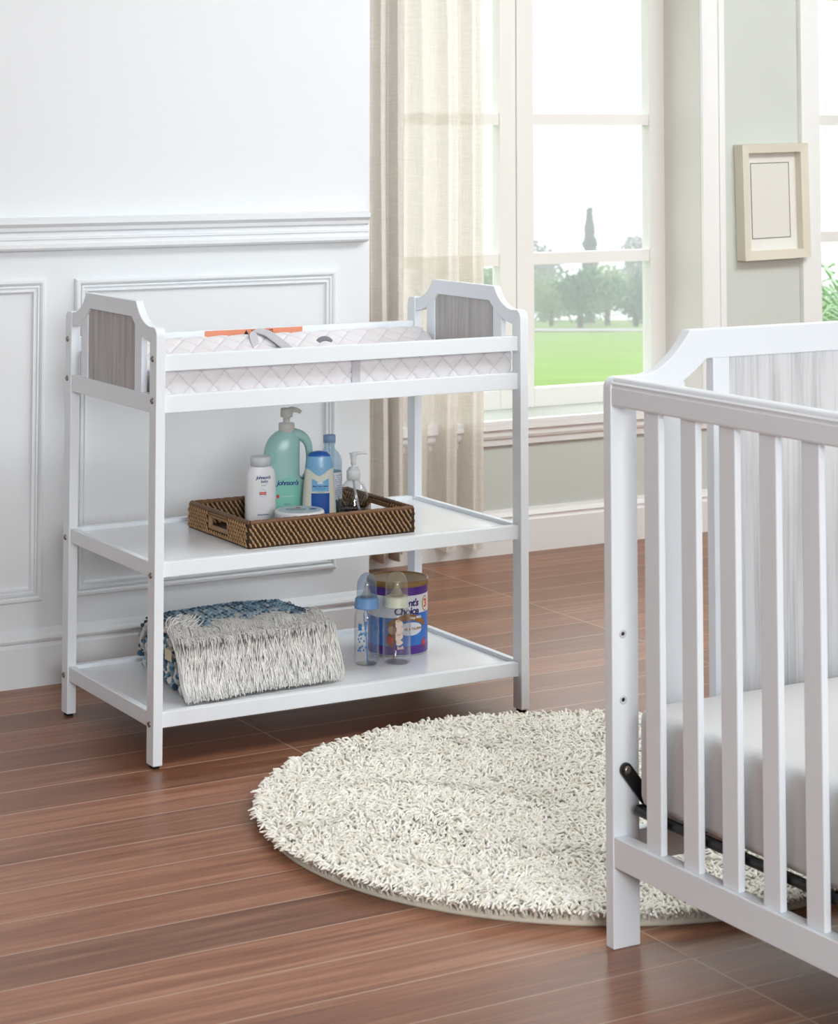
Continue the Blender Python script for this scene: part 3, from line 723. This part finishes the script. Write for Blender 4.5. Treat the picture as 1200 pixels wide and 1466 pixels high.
# ------------------------------------------------------------------ rolled blanket
bl = thing('throw_blanket', 'rolled blue and white woven throw with white fringe on the lower shelf', 'blanket', (.285, .275, ZS2), .03)
BW = mat('blanket_white', srgb(222,220,214), .95, .1, noise=.12, nscale=120, bump=.6, bscale=500, sheen=.3)
def tuft_mat():
    m = mat('blanket_blue', srgb(84,122,146), .95, .1, sheen=.3); nt = m.node_tree; b = nt.nodes['Principled BSDF']
    g = nt.nodes.new('ShaderNodeNewGeometry'); r = nt.nodes.new('ShaderNodeValToRGB'); e = r.color_ramp.elements
    e[0].color = srgb(44,68,92); e[1].color = srgb(150,182,198); x = e.new(.5); x.color = srgb(80,118,144)
    nt.links.new(g.outputs['Random Per Island'], r.inputs['Fac']); nt.links.new(r.outputs['Color'], b.inputs['Base Color']); return m
BT = tuft_mat()
BX0, BX1 = -.172, .158
def shr(x, y): return x+.15*(y+.175)*max(0, min(1, (BX1-x)/(BX1-BX0)))
def bsec(x):
    """outer section (y,z) at x; local, front is -y"""
    t = (x-BX0)/(BX1-BX0)
    f = -.175+.006*math.sin(9*t); b = .165-.02*t
    hF = .108+.006*math.sin(7*t+1); hB = .126-.012*abs(t-.6)
    pts = [(f+.02,.002),(f+.004,.016),(f+.006,.050),(f+.030,.092),(f+.075,hF+.012),(f+.15,hB),(b-.09,hB),(b-.035,hB-.018),(b-.006,.075),(b,.045),(b-.010,.014),(b-.03,.002)]
    return pts
def smooth_closed(pts, n=64):
    P = np.array(pts+pts[:1]); s_ = np.concatenate([[0], np.cumsum(np.linalg.norm(np.diff(P, axis=0), axis=1))])
    t = np.linspace(0, s_[-1], n, endpoint=False); Q = np.stack([np.interp(t, s_, P[:,0]), np.interp(t, s_, P[:,1])], 1)
    for _ in range(4): Q = (np.roll(Q,1,0)+2*Q+np.roll(Q,-1,0))/4
    return Q
NS = 40; rings_ = []
for i, x_ in enumerate(np.linspace(BX0, BX1, NS)):
    Q = smooth_closed(bsec(x_)); c = Q.mean(0); e = min(i, NS-1-i); sc = 1-.10*math.exp(-e/1.2)
    Q = c+(Q-c)*sc; Q[:,1] = np.maximum(Q[:,1], .001)
    rings_.append([(shr(x_, p[0]), p[0], p[1]) for p in Q])
m = MB(); m.loft(rings_); m.build('blanket_body', BW, bl)
# rolled layers showing at both ends (spiral folds)
for xe, sg in ((BX0, -1), (BX1, 1)):
    m = MB(); Q0 = smooth_closed(bsec(xe), 90); c = Q0.mean(0)
    pathv = []
    for k in range(90*3):
        q = Q0[k % 90]; s_ = .94-.80*k/270; p = c+(q-c)*s_
        pathv.append((shr(xe, p[0])+sg*(.004+.004*math.sin(k*.55)+RNG.normal(0,.0012)), p[0]+RNG.normal(0,.0008), max(.009, p[1]+RNG.normal(0,.0008))))
    m.tube(pathv, [.0072+.0016*math.sin(k*.9) for k in range(270)], 8)
    m.build('rolled_edge', BW, bl)
# woven tufts on top, back and at the ends
m = MB(); V_ = []; 
def tuft(p, n, r):
    n = Vector(n).normalized(); a = n.orthogonal().normalized(); b = n.cross(a)
    vs = []; nn = 8
    for (rr, h) in ((1.0,0),(.82,.45),(.45,.68)):
        for k in range(nn):
            an = 2*PI*k/nn; vs.append(Vector(p)+a*(r*rr*math.cos(an))+b*(r*rr*.85*math.sin(an))+n*(h*r))
    vs.append(Vector(p)+n*(.75*r))
    fs = []
    for i in range(2):
        for k in range(nn): fs.append((i*nn+k, i*nn+(k+1) % nn, (i+1)*nn+(k+1) % nn, (i+1)*nn+k))
    for k in range(nn): fs.append((2*nn+k, 2*nn+(k+1) % nn, 3*nn))
    m.add(vs, fs, 0, True)
row = 0
for xi in range(36):
    x_ = BX0+.004+xi*.0125
    if x_ > BX1-.003: break
    Q = smooth_closed(bsec(x_), 220); dq = np.roll(Q,-1,0)-np.roll(Q,1,0)
    s_ = np.concatenate([[0], np.cumsum(np.linalg.norm(np.diff(Q, axis=0), axis=1))])
    per = s_[-1]
    k = 0; s0 = 0.0069 if xi % 2 else 0
    while s0+k*.0138 < per:
        ii = int(np.searchsorted(s_, s0+k*.0138)); k += 1
        if ii >= 220: break
        if RNG.random() < .06: continue
        yy, zc = Q[ii]; n = (0, dq[ii][1], -dq[ii][0])
        cen = Q.mean(0)
        if (yy-cen[0])*n[1]+(zc-cen[1])*n[2] < 0: n = (0, -n[1], -n[2])
        if zc < .008 or (yy < -.100 and x_ > BX0+.02): continue
        tuft((shr(x_, yy), yy, zc), n, .0049+RNG.normal(0,.0003))
# end faces
for k in range(150):
    a = RNG.random()*2*PI; rr_ = math.sqrt(RNG.random())*.92
    Q0 = smooth_closed(bsec(BX0), 90); c = Q0.mean(0); q = Q0[int(a/(2*PI)*90) % 90]; p = c+(q-c)*rr_
    if p[1] < .012: continue
    tuft((shr(BX0, p[0])-.009+RNG.normal(0,.001), p[0], p[1]), (-1, RNG.normal(0,.3), RNG.normal(0,.3)), .0062+RNG.normal(0,.001))
for k in range(60):
    a = RNG.random()*2*PI; rr_ = math.sqrt(RNG.random())*.92
    Q0 = smooth_closed(bsec(BX1), 90); c = Q0.mean(0); q = Q0[int(a/(2*PI)*90) % 90]; p = c+(q-c)*rr_
    if p[1] < .012: continue
    tuft((BX1+.009, p[0], p[1]), (1, 0, 0), .0055)
m.build('woven_tufts', BT, bl)
# fringe
FR = mat('fringe_white', srgb(242,240,236), .95, .1, noise=.04, nscale=60, sheen=.3)
NF = 3600; K = 9
P = np.zeros((NF, K, 3))
for i in range(NF):
    u = RNG.random(); x_ = BX0-.008+u*(BX1-BX0+.010)
    t0 = RNG.random()
    lay = RNG.random()   # hem row: upper knots and lower row
    ys = -.070-.026*RNG.random(); zs0 = .121+.004*math.sin(u*20)
    if lay < .45: ys = -.110-.030*RNG.random(); zs0 = .108+.006*RNG.random()
    pts = [(ys, zs0), (ys-.035, zs0-.004+.008*RNG.random()), (-.168-.010*RNG.random(), .074), (-.184-.008*RNG.random(), .036), (-.190-.014*RNG.random()-.012*(u < .3), .005+.014*RNG.random()**2)]
    if lay > .8: pts = pts[:4]
    pp = np.array(pts); tt_ = np.linspace(0, len(pts)-1, K)
    clump = math.sin(x_*170+1.3*math.sin(x_*43))*.004
    yy = np.interp(tt_, range(len(pts)), pp[:,0]); zz_ = np.interp(tt_, range(len(pts)), pp[:,1])
    drift = RNG.normal(0, .014)
    P[i,:,0] = x_+np.linspace(0, 1, K)*(drift+clump*1.5-.012*(1-u))+.0034*np.sin(np.linspace(0, RNG.uniform(3,14), K)+RNG.random()*6)
    P[i,:,0] = np.clip(P[i,:,0], BX0-.022, BX1+.008)
    P[i,:,1] = yy+clump*np.linspace(.2,1,K)+RNG.normal(0,.0030)+.0030*np.sin(np.linspace(0, RNG.uniform(4,12), K)+RNG.random()*6)
    P[i,:,2] = np.maximum(.0016, zz_+.0012*np.sin(np.linspace(0, 9, K)+RNG.random()*6)+abs(RNG.normal(0,.002)))
# tangled knot bunch at the left shoulder
for i in range(120):
    a = RNG.random()*2*PI; c = np.array([BX0+.025+RNG.normal(0,.012), -.085+RNG.normal(0,.012), .128+abs(RNG.normal(0,.006))])
    th = np.linspace(0, RNG.uniform(2,5), K)+a
    P[i,:,0] = c[0]+.016*np.cos(th)*np.linspace(1,.6,K); P[i,:,1] = c[1]-.012*np.linspace(0,1,K)+.012*np.sin(th); P[i,:,2] = c[2]+.008*np.sin(th*1.3)-.01*np.linspace(0,1,K)
V, F = tubes(P, np.array([[.0011,.0013,.0013,.0013,.0012,.0012,.0011,.001,.0006]]), 4)
fr_ = np_obj('fringe', V, F, FR, bl)
m = MB(); m.box(BX0-.0130, BX0-.0122, -.118, -.088, .066, .088); m.box(BX0-.0122, BX0+.004, -.118, -.088, .0862, .088); m.build('care_tag', mat('care_tag_cream', srgb(214,204,176), .8, .2), bl)

# ------------------------------------------------------------------ shag rug
RC = (.575, -.632); RR = .585
rug = thing('shag_rug', 'round cream shag rug on the wood floor in front of the changing table', 'rug', (RC[0], RC[1], 0))
m = MB(); m.lathe([(RR,0),(RR+.002,.004),(RR-.004,.010),(0,.011)], 96); m.build('rug_backing', mat('rug_backing', srgb(214,208,192), .95, .1), rug)
NR = 38000
r_ = np.sqrt(RNG.random(NR))*RR; th = RNG.random(NR)*2*PI
bx, by = r_*np.cos(th), r_*np.sin(th)
# neighbouring yarns lean alike: slow direction field plus scatter
lean = 2.2*np.sin(bx*9+1)+1.9*np.cos(by*11+2)+1.5*np.sin((bx+by)*17)+RNG.normal(0, .8, NR)
edge = np.clip((r_-RR+.05)/.05, 0, 1); lean = np.where(RNG.random(NR) < edge*.7, th+RNG.normal(0,.5,NR), lean)
ln_ = RNG.uniform(.020, .034, NR)
K = 4; P = np.zeros((NR, K, 3))
for k, (o, h) in enumerate(((0,.008),(.22,.55),(.62,.92),(1.0,.80))):
    P[:,k,0] = bx+np.cos(lean)*ln_*o*.85; P[:,k,1] = by+np.sin(lean)*ln_*o*.85
    P[:,k,2] = .008+(h*.62*ln_ if k else 0)+(RNG.normal(0,.0015,NR) if k else 0)
P[:,1:,2] += .006*np.sin(bx*14+.5)[:,None]*np.sin(by*12)[:,None]*.5
P[...,2] = np.maximum(P[...,2], .004)
V, F = tubes(P, np.array([[.0024,.0029,.0028,.0012]]), 4)
def pile_mat():
    m = mat('rug_pile', srgb(226,222,208), .95, .1, sheen=.2); nt = m.node_tree; b = nt.nodes['Principled BSDF']
    g = nt.nodes.new('ShaderNodeNewGeometry'); r = nt.nodes.new('ShaderNodeValToRGB'); e = r.color_ramp.elements
    e[0].color = srgb(232,227,212); e[1].color = srgb(250,248,242)
    nt.links.new(g.outputs['Random Per Island'], r.inputs['Fac']); nt.links.new(r.outputs['Color'], b.inputs['Base Color']); return m
pl = np_obj('rug_pile', V, F, pile_mat(), rug); pl['kind'] = 'stuff'

# ------------------------------------------------------------------ crib
CX, CY = .222, -1.217
crib = thing('crib', 'white slatted baby crib with arched headboard and pale grey wood board, at right', 'crib', (CX, CY, 0))
HW = .735; HT = .020   # headboard width, thickness (extends to +y)
def hx(x): return x-CX
FO = -1.36  # y of the foot end (local)
def crib_end(y0, y1, inner):
    PW = .049; ztp = .849
    r = .016
    for sgn in (0, 1):
        arc = [(r-r*math.cos(a), ztp-r+r*math.sin(a)) for a in np.linspace(0, PI/2, 8)]
        poly = [(0, 0)]+arc+[(PW, ztp), (PW, 0)]
        if sgn: poly = [(HW-px, pz) for px, pz in poly]
        m = MB(); m.prism(poly, y0, y1, 1); p = m.build('post', CRIBW, crib, bevel=.0014)
        ys = y0 if inner < 0 else y1
        for z in (.463, .365):
            xx = .020 if not sgn else HW-.020
            m = MB(); n = 20; rings = [[(xx+rr*math.cos(2*PI*k/n), ys+inner*h, z+rr*math.sin(2*PI*k/n)) for k in range(n)] for rr, h in ((.0066,.0),(.0066,.0008),(.0054,.0011),(.0036,.0010),(.0030,.0002))]
            m.loft(rings, cap=False); m.add(rings[-1], [tuple(range(n))], 1); m.build('insert_nut', [NICKEL, BLACK], p)
    out = bez((PW, .849), (.104, .846), (.152, .914), 16); inn = bez((PW, .800), (.125, .820), (.176, .862), 14)+[(.181,.8675),(.188,.8685)]
    poly = out+[(HW-a, b) for a, b in out[::-1]]+([(a, b) for a, b in inn]+[(HW-a, b) for a, b in inn[::-1]])[::-1]
    m = MB(); m.prism(poly, y0, y1, 1); m.build('arch_rail', CRIBW, crib, bevel=.0014)
    for a, zt_ in ((.0935,.835),(HW-.0935-.050,.835)):
        m = MB(); m.box(a, a+.050, y0+.003, y1-.003, .17, zt_); m.build('headboard_slat', CRIBW, crib, bevel=.001)
    for a in (.197, HW-.197-.032):
        m = MB(); m.box(a, a+.032, y0+.0008, y1-.0008, .17, .8685); m.build('stile', CRIBW, crib, bevel=.001)
    m = MB(); m.box(.229, HW-.229, y0+.007, y1-.007, .17, .8685); m.build('headboard_board', CRIBWOOD, crib)
    m = MB(); m.box(PW, HW-PW, y0, y1, .12, .17); m.build('end_rail', CRIBW, crib, bevel=.0014)
crib_end(0, HT, -1); crib_end(FO-HT, FO, 1)
# side rails with bead, lower rails, slats
def side(x0, sg):
    f = lambda d: x0+sg*d
    prof = [(.001,.806),(.0,.809),(.0,.833),(.0012,.8345),(.0012,.8375),(.0,.839),(.0,.8405),(.003,.8425),(.004,.8455),(.0055,.848),(.010,.8495),(.022,.8495),(.0245,.848),(.0245,.809),(.0235,.806)]
    m = MB(); m.prism([(f(d), z) for d, z in prof], FO, 0, 1); m.build('side_rail', CRIBW, crib)
    m = MB(); m.box(min(f(0), f(.024)), max(f(0), f(.024)), FO, 0, .12, .165); m.build('side_rail', CRIBW, crib, bevel=.0014)
    k = 0
    while True:
        y1_ = -.074-k*.0907; y0_ = y1_-.0375
        if y0_ < FO+.03: break
        m = MB(); xa, xb = f(.0065), f(.0180); m.box(min(xa, xb), max(xa, xb), y0_, y1_, .165, .8065); m.build('slat', CRIBW, crib, bevel=.002); k += 1
side(.0015, 1); side(HW-.0015, -1)
# mattress support frame with black steel brackets
m = MB()
for z in (.205,):
    m.tube([(.032,-.02,z),(HW-.032,-.02,z),(HW-.032,FO+.02,z),(.032,FO+.02,z),(.032,-.02,z)], .008, 10)
    for k in range(1, 9): m.tube([(.032, FO*k/9, z),(HW-.032, FO*k/9, z)], .003, 6)
m.build('mattress_support', BLACK, crib)
for xx, sg in ((.022, 1), (HW-.022, -1)):
    for ys, dy in ((-.0032, -1), (FO+.0032, 1)):
        m = MB(); n = 12; p0 = np.array([xx, .262]); p1 = np.array([xx+sg*.052, .196]); d = (p1-p0)/np.linalg.norm(p1-p0); nn = np.array([-d[1], d[0]]); w_ = .0105
        poly = [tuple(p0+w_*(math.cos(a)*nn-math.sin(a)*d)) for a in np.linspace(0, PI, 12)]+[tuple(p1+w_*(-math.cos(a)*nn+math.sin(a)*d)) for a in np.linspace(0, PI, 12)]
        m.prism(poly, ys-.0025, ys+.0025, 1)
        b_ = m.build('support_bracket', BLACK, crib, bevel=.0006)
        m = MB(); rg = [[(xx+r*math.cos(2*PI*k/16), ys+dy*h, .262+r*math.sin(2*PI*k/16)) for k in range(16)] for r, h in ((.006,.0022),(.006,.0048),(.004,.0058))]
        m.loft(rg); m.build('bolt', STEEL, b_)
# mattress
mt_ = thing('crib_mattress', 'pale grey sheeted mattress inside the slatted crib', 'mattress', (CX, CY, 0))
SHEET = mat('sheet_pale_grey', srgb(226,226,226), .9, .1, noise=.02, nscale=9, bump=.1, bscale=700)
x0, x1, y0, y1, z0, z1 = .030, HW-.030, FO+.008, -.008, .213, .356
m = MB(); NXm, rings_ = 40, []
def rr_ring(ins, z, n=10, r=.035):
    pts = []
    for cx, cy, a0 in ((x1-r,y1-r,0),(x0+r,y1-r,PI/2),(x0+r,y0+r,PI),(x1-r,y0+r,1.5*PI)):
        for a in np.linspace(a0, a0+PI/2, n): pts.append((cx+(r-ins)*math.cos(a), cy+(r-ins)*math.sin(a), z))
    return pts
m.loft([rr_ring(.012,z0), rr_ring(.003,z0+.004), rr_ring(0,z0+.014), rr_ring(0,z1-.018), rr_ring(.002,z1-.009), rr_ring(.007,z1-.0035), rr_ring(.014,z1-.0008), rr_ring(.02,z1)])
m.build('sheet', SHEET, mt_)

# ------------------------------------------------------------------ curtains
def linen(name, col, trans, alpha):
    m = bpy.data.materials.new(name); m.use_nodes = True; nt = m.node_tree; nt.nodes.clear(); N = nt.nodes.new; L = nt.links.new
    out = N('ShaderNodeOutputMaterial'); df = N('ShaderNodeBsdfDiffuse'); tl = N('ShaderNodeBsdfTranslucent'); tp = N('ShaderNodeBsdfTransparent')
    tc = N('ShaderNodeTexCoord'); cols = []
    mp = N('ShaderNodeMapping'); mp.inputs['Scale'].default_value = (500, 500, 14); n1 = N('ShaderNodeTexNoise'); n1.inputs['Scale'].default_value = 1
    mp2 = N('ShaderNodeMapping'); mp2.inputs['Scale'].default_value = (25, 25, 520); n2 = N('ShaderNodeTexNoise'); n2.inputs['Scale'].default_value = 1
    L(tc.outputs['Object'], mp.inputs[0]); L(mp.outputs[0], n1.inputs['Vector']); L(tc.outputs['Object'], mp2.inputs[0]); L(mp2.outputs[0], n2.inputs['Vector'])
    ad = N('ShaderNodeMath'); ad.operation = 'ADD'; L(n1.outputs['Fac'], ad.inputs[0]); L(n2.outputs['Fac'], ad.inputs[1])
    rp = N('ShaderNodeMapRange'); rp.inputs['From Min'].default_value = .6; rp.inputs['From Max'].default_value = 1.4; rp.inputs['To Min'].default_value = .86; rp.inputs['To Max'].default_value = 1.08
    L(ad.outputs[0], rp.inputs['Value'])
    vm = N('ShaderNodeVectorMath'); vm.operation = 'SCALE'; vm.inputs[0].default_value = col[:3]; L(rp.outputs[0], vm.inputs['Scale'])
    L(vm.outputs[0], df.inputs['Color']); L(vm.outputs[0], tl.inputs['Color'])
    m1 = N('ShaderNodeMixShader'); m1.inputs[0].default_value = trans; L(df.outputs[0], m1.inputs[1]); L(tl.outputs[0], m1.inputs[2])
    m2 = N('ShaderNodeMixShader'); m2.inputs[0].default_value = alpha; L(m1.outputs[0], m2.inputs[1]); L(tp.outputs[0], m2.inputs[2]); L(m2.outputs[0], out.inputs['Surface'])
    return m
def curtain(name, label, x0, x1, y, folds, amp, mtl, seed, z0=.038, z1=1.95):
    rng = np.random.default_rng(seed); n = 220; G = []
    ph = rng.uniform(0, 6, 4)
    for z in np.linspace(z0, z1, 40):
        row = []; f = (z-z0)/(z1-z0)
        for t in np.linspace(0, 1, n):
            w = 2*PI*folds*t
            a = amp*(1.15-.35*f)
            yy = y+a*math.sin(w+ph[0]+.5*math.sin(2.1*w/folds*2+ph[1])+.35*math.sin(f*3+ph[2]))+.35*a*math.sin(2*w+ph[3])
            xx = x0+(x1-x0)*t+.006*math.sin(w*1.0+ph[2]+1.2)+.006*math.sin(f*5+ph[1])*math.sin(t*PI)
            zz = z+(.006*math.sin(w+ph[1]) if z == z0 else 0)
            row.append((xx, yy, zz))
        G.append(row)
    m = MB(); m.grid(G); o = m.build(name, mtl); tag(o, label, 'curtain')
    if 'linen' in name:
        mod = o.modifiers.new('thick', 'SOLIDIFY'); mod.thickness = .0012
    return o
LIN = linen('linen_curtain', srgb(240,235,227), .18, .0)
SHR = linen('sheer_curtain', srgb(242,236,226), .16, .14)
curtain('linen_curtain', 'heavy beige linen curtain between the panelled wall and the sheer', 1.06, 1.383, 1.448, 6.2, .020, LIN, 3)
curtain('sheer_curtain', 'cream sheer curtain with soft folds covering the left part of the window', 1.372, 1.663, 1.486, 3.3, .024, SHR, 5)

# ------------------------------------------------------------------ picture frame on the window wall
FRM = mat('frame_ivory', srgb(222,216,200), .5, .3)
pf = thing('picture_frame', 'ivory box picture frame hanging on the wall between the windows', 'picture frame', (2.755, YW, .822)); pf.rotation_euler = (0, -.022, 0)
fw, fh, fd, fb = .262, .36, .045, .027
m = MB()
a0, a1 = -fw/2, fw/2
corn_o = [(a0,0),(a1,0),(a1,fh),(a0,fh)]; corn_i = [(a0+fb,fb),(a1-fb,fb),(a1-fb,fh-fb),(a0+fb,fh-fb)]
G = []
for pts, yy in ((corn_o,-.002),(corn_o,-fd),(corn_i,-fd+.004),(corn_i,-.010)): G.append([(p[0], yy, p[1]) for p in pts])
m.grid(G, closed=True, smooth=False); m.build('frame', FRM, pf)
m = MB(); m.box(a0+fb-.002, a1-fb+.002, -.012, -.006, fb-.002, fh-fb+.002); pm_ = m.build('mat_board', mat('mat_board', srgb(232,230,224), .8, .1), pf)
m = MB(); m.box(a0+fb+.028, a1-fb-.028, -.0128, -.0122, .065, fh-.06); m.build('print', mat('print_paper', srgb(226,224,216), .8, .1), pm_)
m = MB(); 
b0, b1, c0, c1 = a0+fb+.027, a1-fb-.027, .064, fh-.059
for (p, q, r, s_) in ((b0,b1,c0,c0+.002),(b0,b1,c1-.002,c1),(b0,b0+.002,c0,c1),(b1-.002,b1,c0,c1)): m.box(p, q, -.0132, -.0126, r, s_)
m.build('print_border', INK, pm_)

# ------------------------------------------------------------------ garden outside
FWD = Vector((.502, .865, 0)); RGT = Vector((.865, -.502, 0)); CAM = Vector((-1.760, -4.053, 0))
def garden(d, l): p = CAM+FWD*d+RGT*l; return p
def lawn_z(d): return -.40-.0765*(d-6.6)
def lawn_mat():
    m = mat('lawn_grass', srgb(134,162,94), .95, .1, noise=.18, nscale=.6); return m
m = MB(); G = []
for d in np.linspace(7.6, 150, 50):
    G.append([(*garden(d, l)[:2], lawn_z(d)+.02*math.sin(l*.7+d)) for l in np.linspace(-40, 60, 50)])
m.grid(G); lawn = m.build('lawn', lawn_mat(), recalc=False); struct(lawn)
m = MB(); G = []
for d in np.linspace(88, 97, 6): G.append([(*garden(d, l)[:2], lawn_z(d)+.03) for l in np.linspace(-20, 45, 50)])
m.grid(G); struct(m.build('path', mat('path_pale', srgb(176,178,174), .9, .1), recalc=False))
m = MB(); G = [garden(d, l) for d, l in ((26,-45),(26,60),(170,60),(170,-45))]
vm_ = bpy.data.materials.new('morning_haze'); vm_.use_nodes = True; vn = vm_.node_tree; vn.nodes.clear()
vo = vn.nodes.new('ShaderNodeOutputMaterial'); vs_ = vn.nodes.new('ShaderNodeVolumeScatter'); vs_.inputs['Density'].default_value = .008; vs_.inputs['Color'].default_value = (.98,.99,1,1)
vn.links.new(vs_.outputs[0], vo.inputs['Volume'])
m.add([(g.x, g.y, -16) for g in G]+[(g.x, g.y, 14) for g in G], [(0,3,2,1),(4,5,6,7),(0,1,5,4),(1,2,6,5),(2,3,7,6),(3,0,4,7)])
hz_ = m.build('haze', vm_); struct(hz_)
LEAVES = [mat('leaf_sage', srgb(122,170,132), .9, .1, noise=.15, nscale=2), mat('leaf_pale_green', srgb(176,206,156), .9, .1, noise=.15, nscale=2), mat('leaf_misty', srgb(176,186,182), .9, .1, noise=.08, nscale=2)]  # misty grey leaves hold distance haze in their base colour
BARK = mat('bark_pale', srgb(150,140,124), .9, .1)
def tree(label, d, l, h, w, kind, conifer=False, n=2600, name='tree', group='trees beyond the lawn'):
    p = garden(d, l); t = thing(name, label, 'tree', (p.x, p.y, lawn_z(d)), RNG.random()*6, group)
    m = MB(); m.tube([(0,0,-.3),(.03*h,0,h*.35),(0,0,h*.8)], [.05*h,.035*h,.012*h], 8); m.build('trunk', BARK, t)
    V = []; F = []
    lobes = [(RNG.normal(0,.16)*w, RNG.normal(0,.16)*w, h*(.20+.58*RNG.random()), w*(.22+.16*RNG.random())) for _ in range(11)]
    for i in range(n):
        if conifer:
            z = RNG.random(); r = w*.5*(1-z)**.9*(.75+.25*math.sin(z*40))*RNG.random()**.4; a = RNG.random()*2*PI; c = np.array([r*math.cos(a), r*math.sin(a), h*(.10+.9*z)])
        else:
            lb = lobes[i % 11]; v = RNG.normal(size=3); v /= np.linalg.norm(v); c = np.array(lb[:3])+v*lb[3]*RNG.random()**.33*np.array([1,1,.8])
            c[2] = max(.06*h, c[2])
        s_ = .035*h*(.6+.7*RNG.random()); a = RNG.normal(size=3); a /= np.linalg.norm(a); b = np.cross(a, RNG.normal(size=3)); b /= np.linalg.norm(b)
        k = len(V); V += [c-a*s_, c+b*s_*.5, c+a*s_, c-b*s_*.5]; F.append((k,k+1,k+2,k+3))
    np_obj('crown', np.array(V), np.array(F), LEAVES[kind], t, smooth=False)
# lateral px (u-600)/3201.7*d
def lat(u, d): return (u-600)/3201.7*d
T = [('rounded sage green tree beyond the lawn, centre of the window', 102, 828, 3.1, 3.0, 0, False), ('rounded sage green tree beyond the lawn, at the right sash edge', 108, 907, 3.0, 2.7, 0, False),
     ('tall slim conifer rising above the far trees', 124, 842, 6.2, 1.9, 2, True), ('low pale green tree left of the sage trees', 110, 786, 2.6, 3.0, 1, False),
     ('pale green tree between the two sage trees', 114, 866, 3.4, 2.8, 1, False), ('misty pale tree at the far right of the window view', 132, 925, 5.4, 4.4, 2, False),
     ('misty pale tree behind the left window stile', 136, 775, 5.2, 4.6, 2, False), ('pale green tree seen through the left sash', 104, 700, 3.4, 3.4, 1, False), ('sage green tree behind the sheer curtain', 118, 630, 3.8, 3.4, 0, False)]
for lb, d, u, h, w, k, c in T: tree(lb, d, lat(u, d), h, w, k, c)
# arching palm near the right window
PALM = mat('palm_leaf', srgb(172,198,166), .7, .2, noise=.1, nscale=4)
d = 13.0; p = garden(d, lat(1215, d)); pt = thing('palm', 'arching green palm outside the right-hand window', 'palm', (p.x, p.y, lawn_z(d)))
m = MB(); m.tube([(0,0,-.1),(.03,0,.55),(0,0,1.0)], [.06,.05,.04], 10); m.build('trunk', BARK, pt)
m = MB()
for k in range(17):
    a = k*2.4; L_ = .75+.25*RNG.random(); up = .30+.55*RNG.random()
    ax = np.array([math.cos(a), math.sin(a), 0]); sd = np.array([-math.sin(a), math.cos(a), 0])
    mid = [np.array([0,0,1.0])+ax*L_*t+np.array([0,0,up*math.sin(t*2.2)*.7-.35*t*t]) for t in np.linspace(0, 1, 14)]
    m.tube(mid, .008, 5)
    for i in range(1, 14):
        for s_ in (-1, 1):
            l_ = .26*math.sin(.25+i/14*2.6); q = mid[i]; tip = q+sd*s_*l_+ax*l_*.5-np.array([0,0,.10*l_/.26])
            w_ = ax*.018
            m.add([q-w_, q+w_, tip], [(0,1,2)])
m.build('fronds', PALM, pt, recalc=False)
d = 30.0; tree('soft green bush behind the palm outside the right window', d, lat(1195, d), 1.7, 1.8, 1, False, 1500, 'bush', None)

# ------------------------------------------------------------------ light
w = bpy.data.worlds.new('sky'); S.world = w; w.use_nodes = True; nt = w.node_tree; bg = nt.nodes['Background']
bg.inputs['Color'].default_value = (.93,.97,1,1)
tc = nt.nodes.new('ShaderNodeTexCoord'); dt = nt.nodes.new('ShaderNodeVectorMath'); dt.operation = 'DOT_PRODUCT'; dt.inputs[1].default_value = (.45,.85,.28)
mr = nt.nodes.new('ShaderNodeMapRange'); mr.interpolation_type = 'SMOOTHSTEP'; mr.inputs['From Min'].default_value = -.35; mr.inputs['From Max'].default_value = .45; mr.inputs['To Min'].default_value = .11; mr.inputs['To Max'].default_value = 3.2  # sky strength shaped: strong towards the windows, dimmed behind to limit indoor fill
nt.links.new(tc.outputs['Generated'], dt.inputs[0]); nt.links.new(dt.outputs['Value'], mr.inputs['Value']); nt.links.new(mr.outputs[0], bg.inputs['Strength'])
def area(name, loc, target, size, size_y, power, col=(1,1,1)):
    l = bpy.data.lights.new(name, 'AREA'); l.shape = 'RECTANGLE'; l.size = size; l.size_y = size_y; l.energy = power; l.color = col
    o = bpy.data.objects.new(name, l); COL.objects.link(o); o.location = loc
    o.rotation_euler = (Vector(target)-Vector(loc)).to_track_quat('-Z', 'Y').to_euler(); return o
area('added_front_fill', (.2,-4.2,2.5), (.5,.2,.5), 1.8, 1.2, 36, (.93,.975,1))  # unseen area light added to brighten the front faces
area('added_key_light', (-1.9,-7.6,2.1), (.5,0,.5), 2.2, 1.6, 265, (.93,.975,1))  # key light added behind the camera to reach fronts and shelves, no window modelled
area('added_top_light', (1.1,-.9,2.55), (.7,-.1,0), 1.4, 1.0, 30, (.93,.975,1))  # overhead light added for the brighter upper wall, no fixture modelled
area('added_right_fill', (2.9,-.6,2.55), (1.7,.7,.2), 1.3, 1.0, 68, (.92,.975,1))  # unseen light added to lift the window wall and right floor
sun = bpy.data.lights.new('sun', 'SUN'); sun.energy = 2.4; sun.angle = .05; sun.color = (1,.96,.9); so = bpy.data.objects.new('sun', sun); COL.objects.link(so)
so.rotation_euler = Vector((-.80,-.16,-.62)).to_track_quat('-Z', 'Y').to_euler()

S.view_settings.view_transform = 'Standard'; S.view_settings.look = 'None'; S.view_settings.exposure = .12; S.view_settings.gamma = 1
S.view_settings.use_curve_mapping = False
S.cycles.max_bounces = 10; S.cycles.transparent_max_bounces = 24; S.cycles.use_denoising = True
S.cycles.caustics_reflective = False; S.cycles.caustics_refractive = False
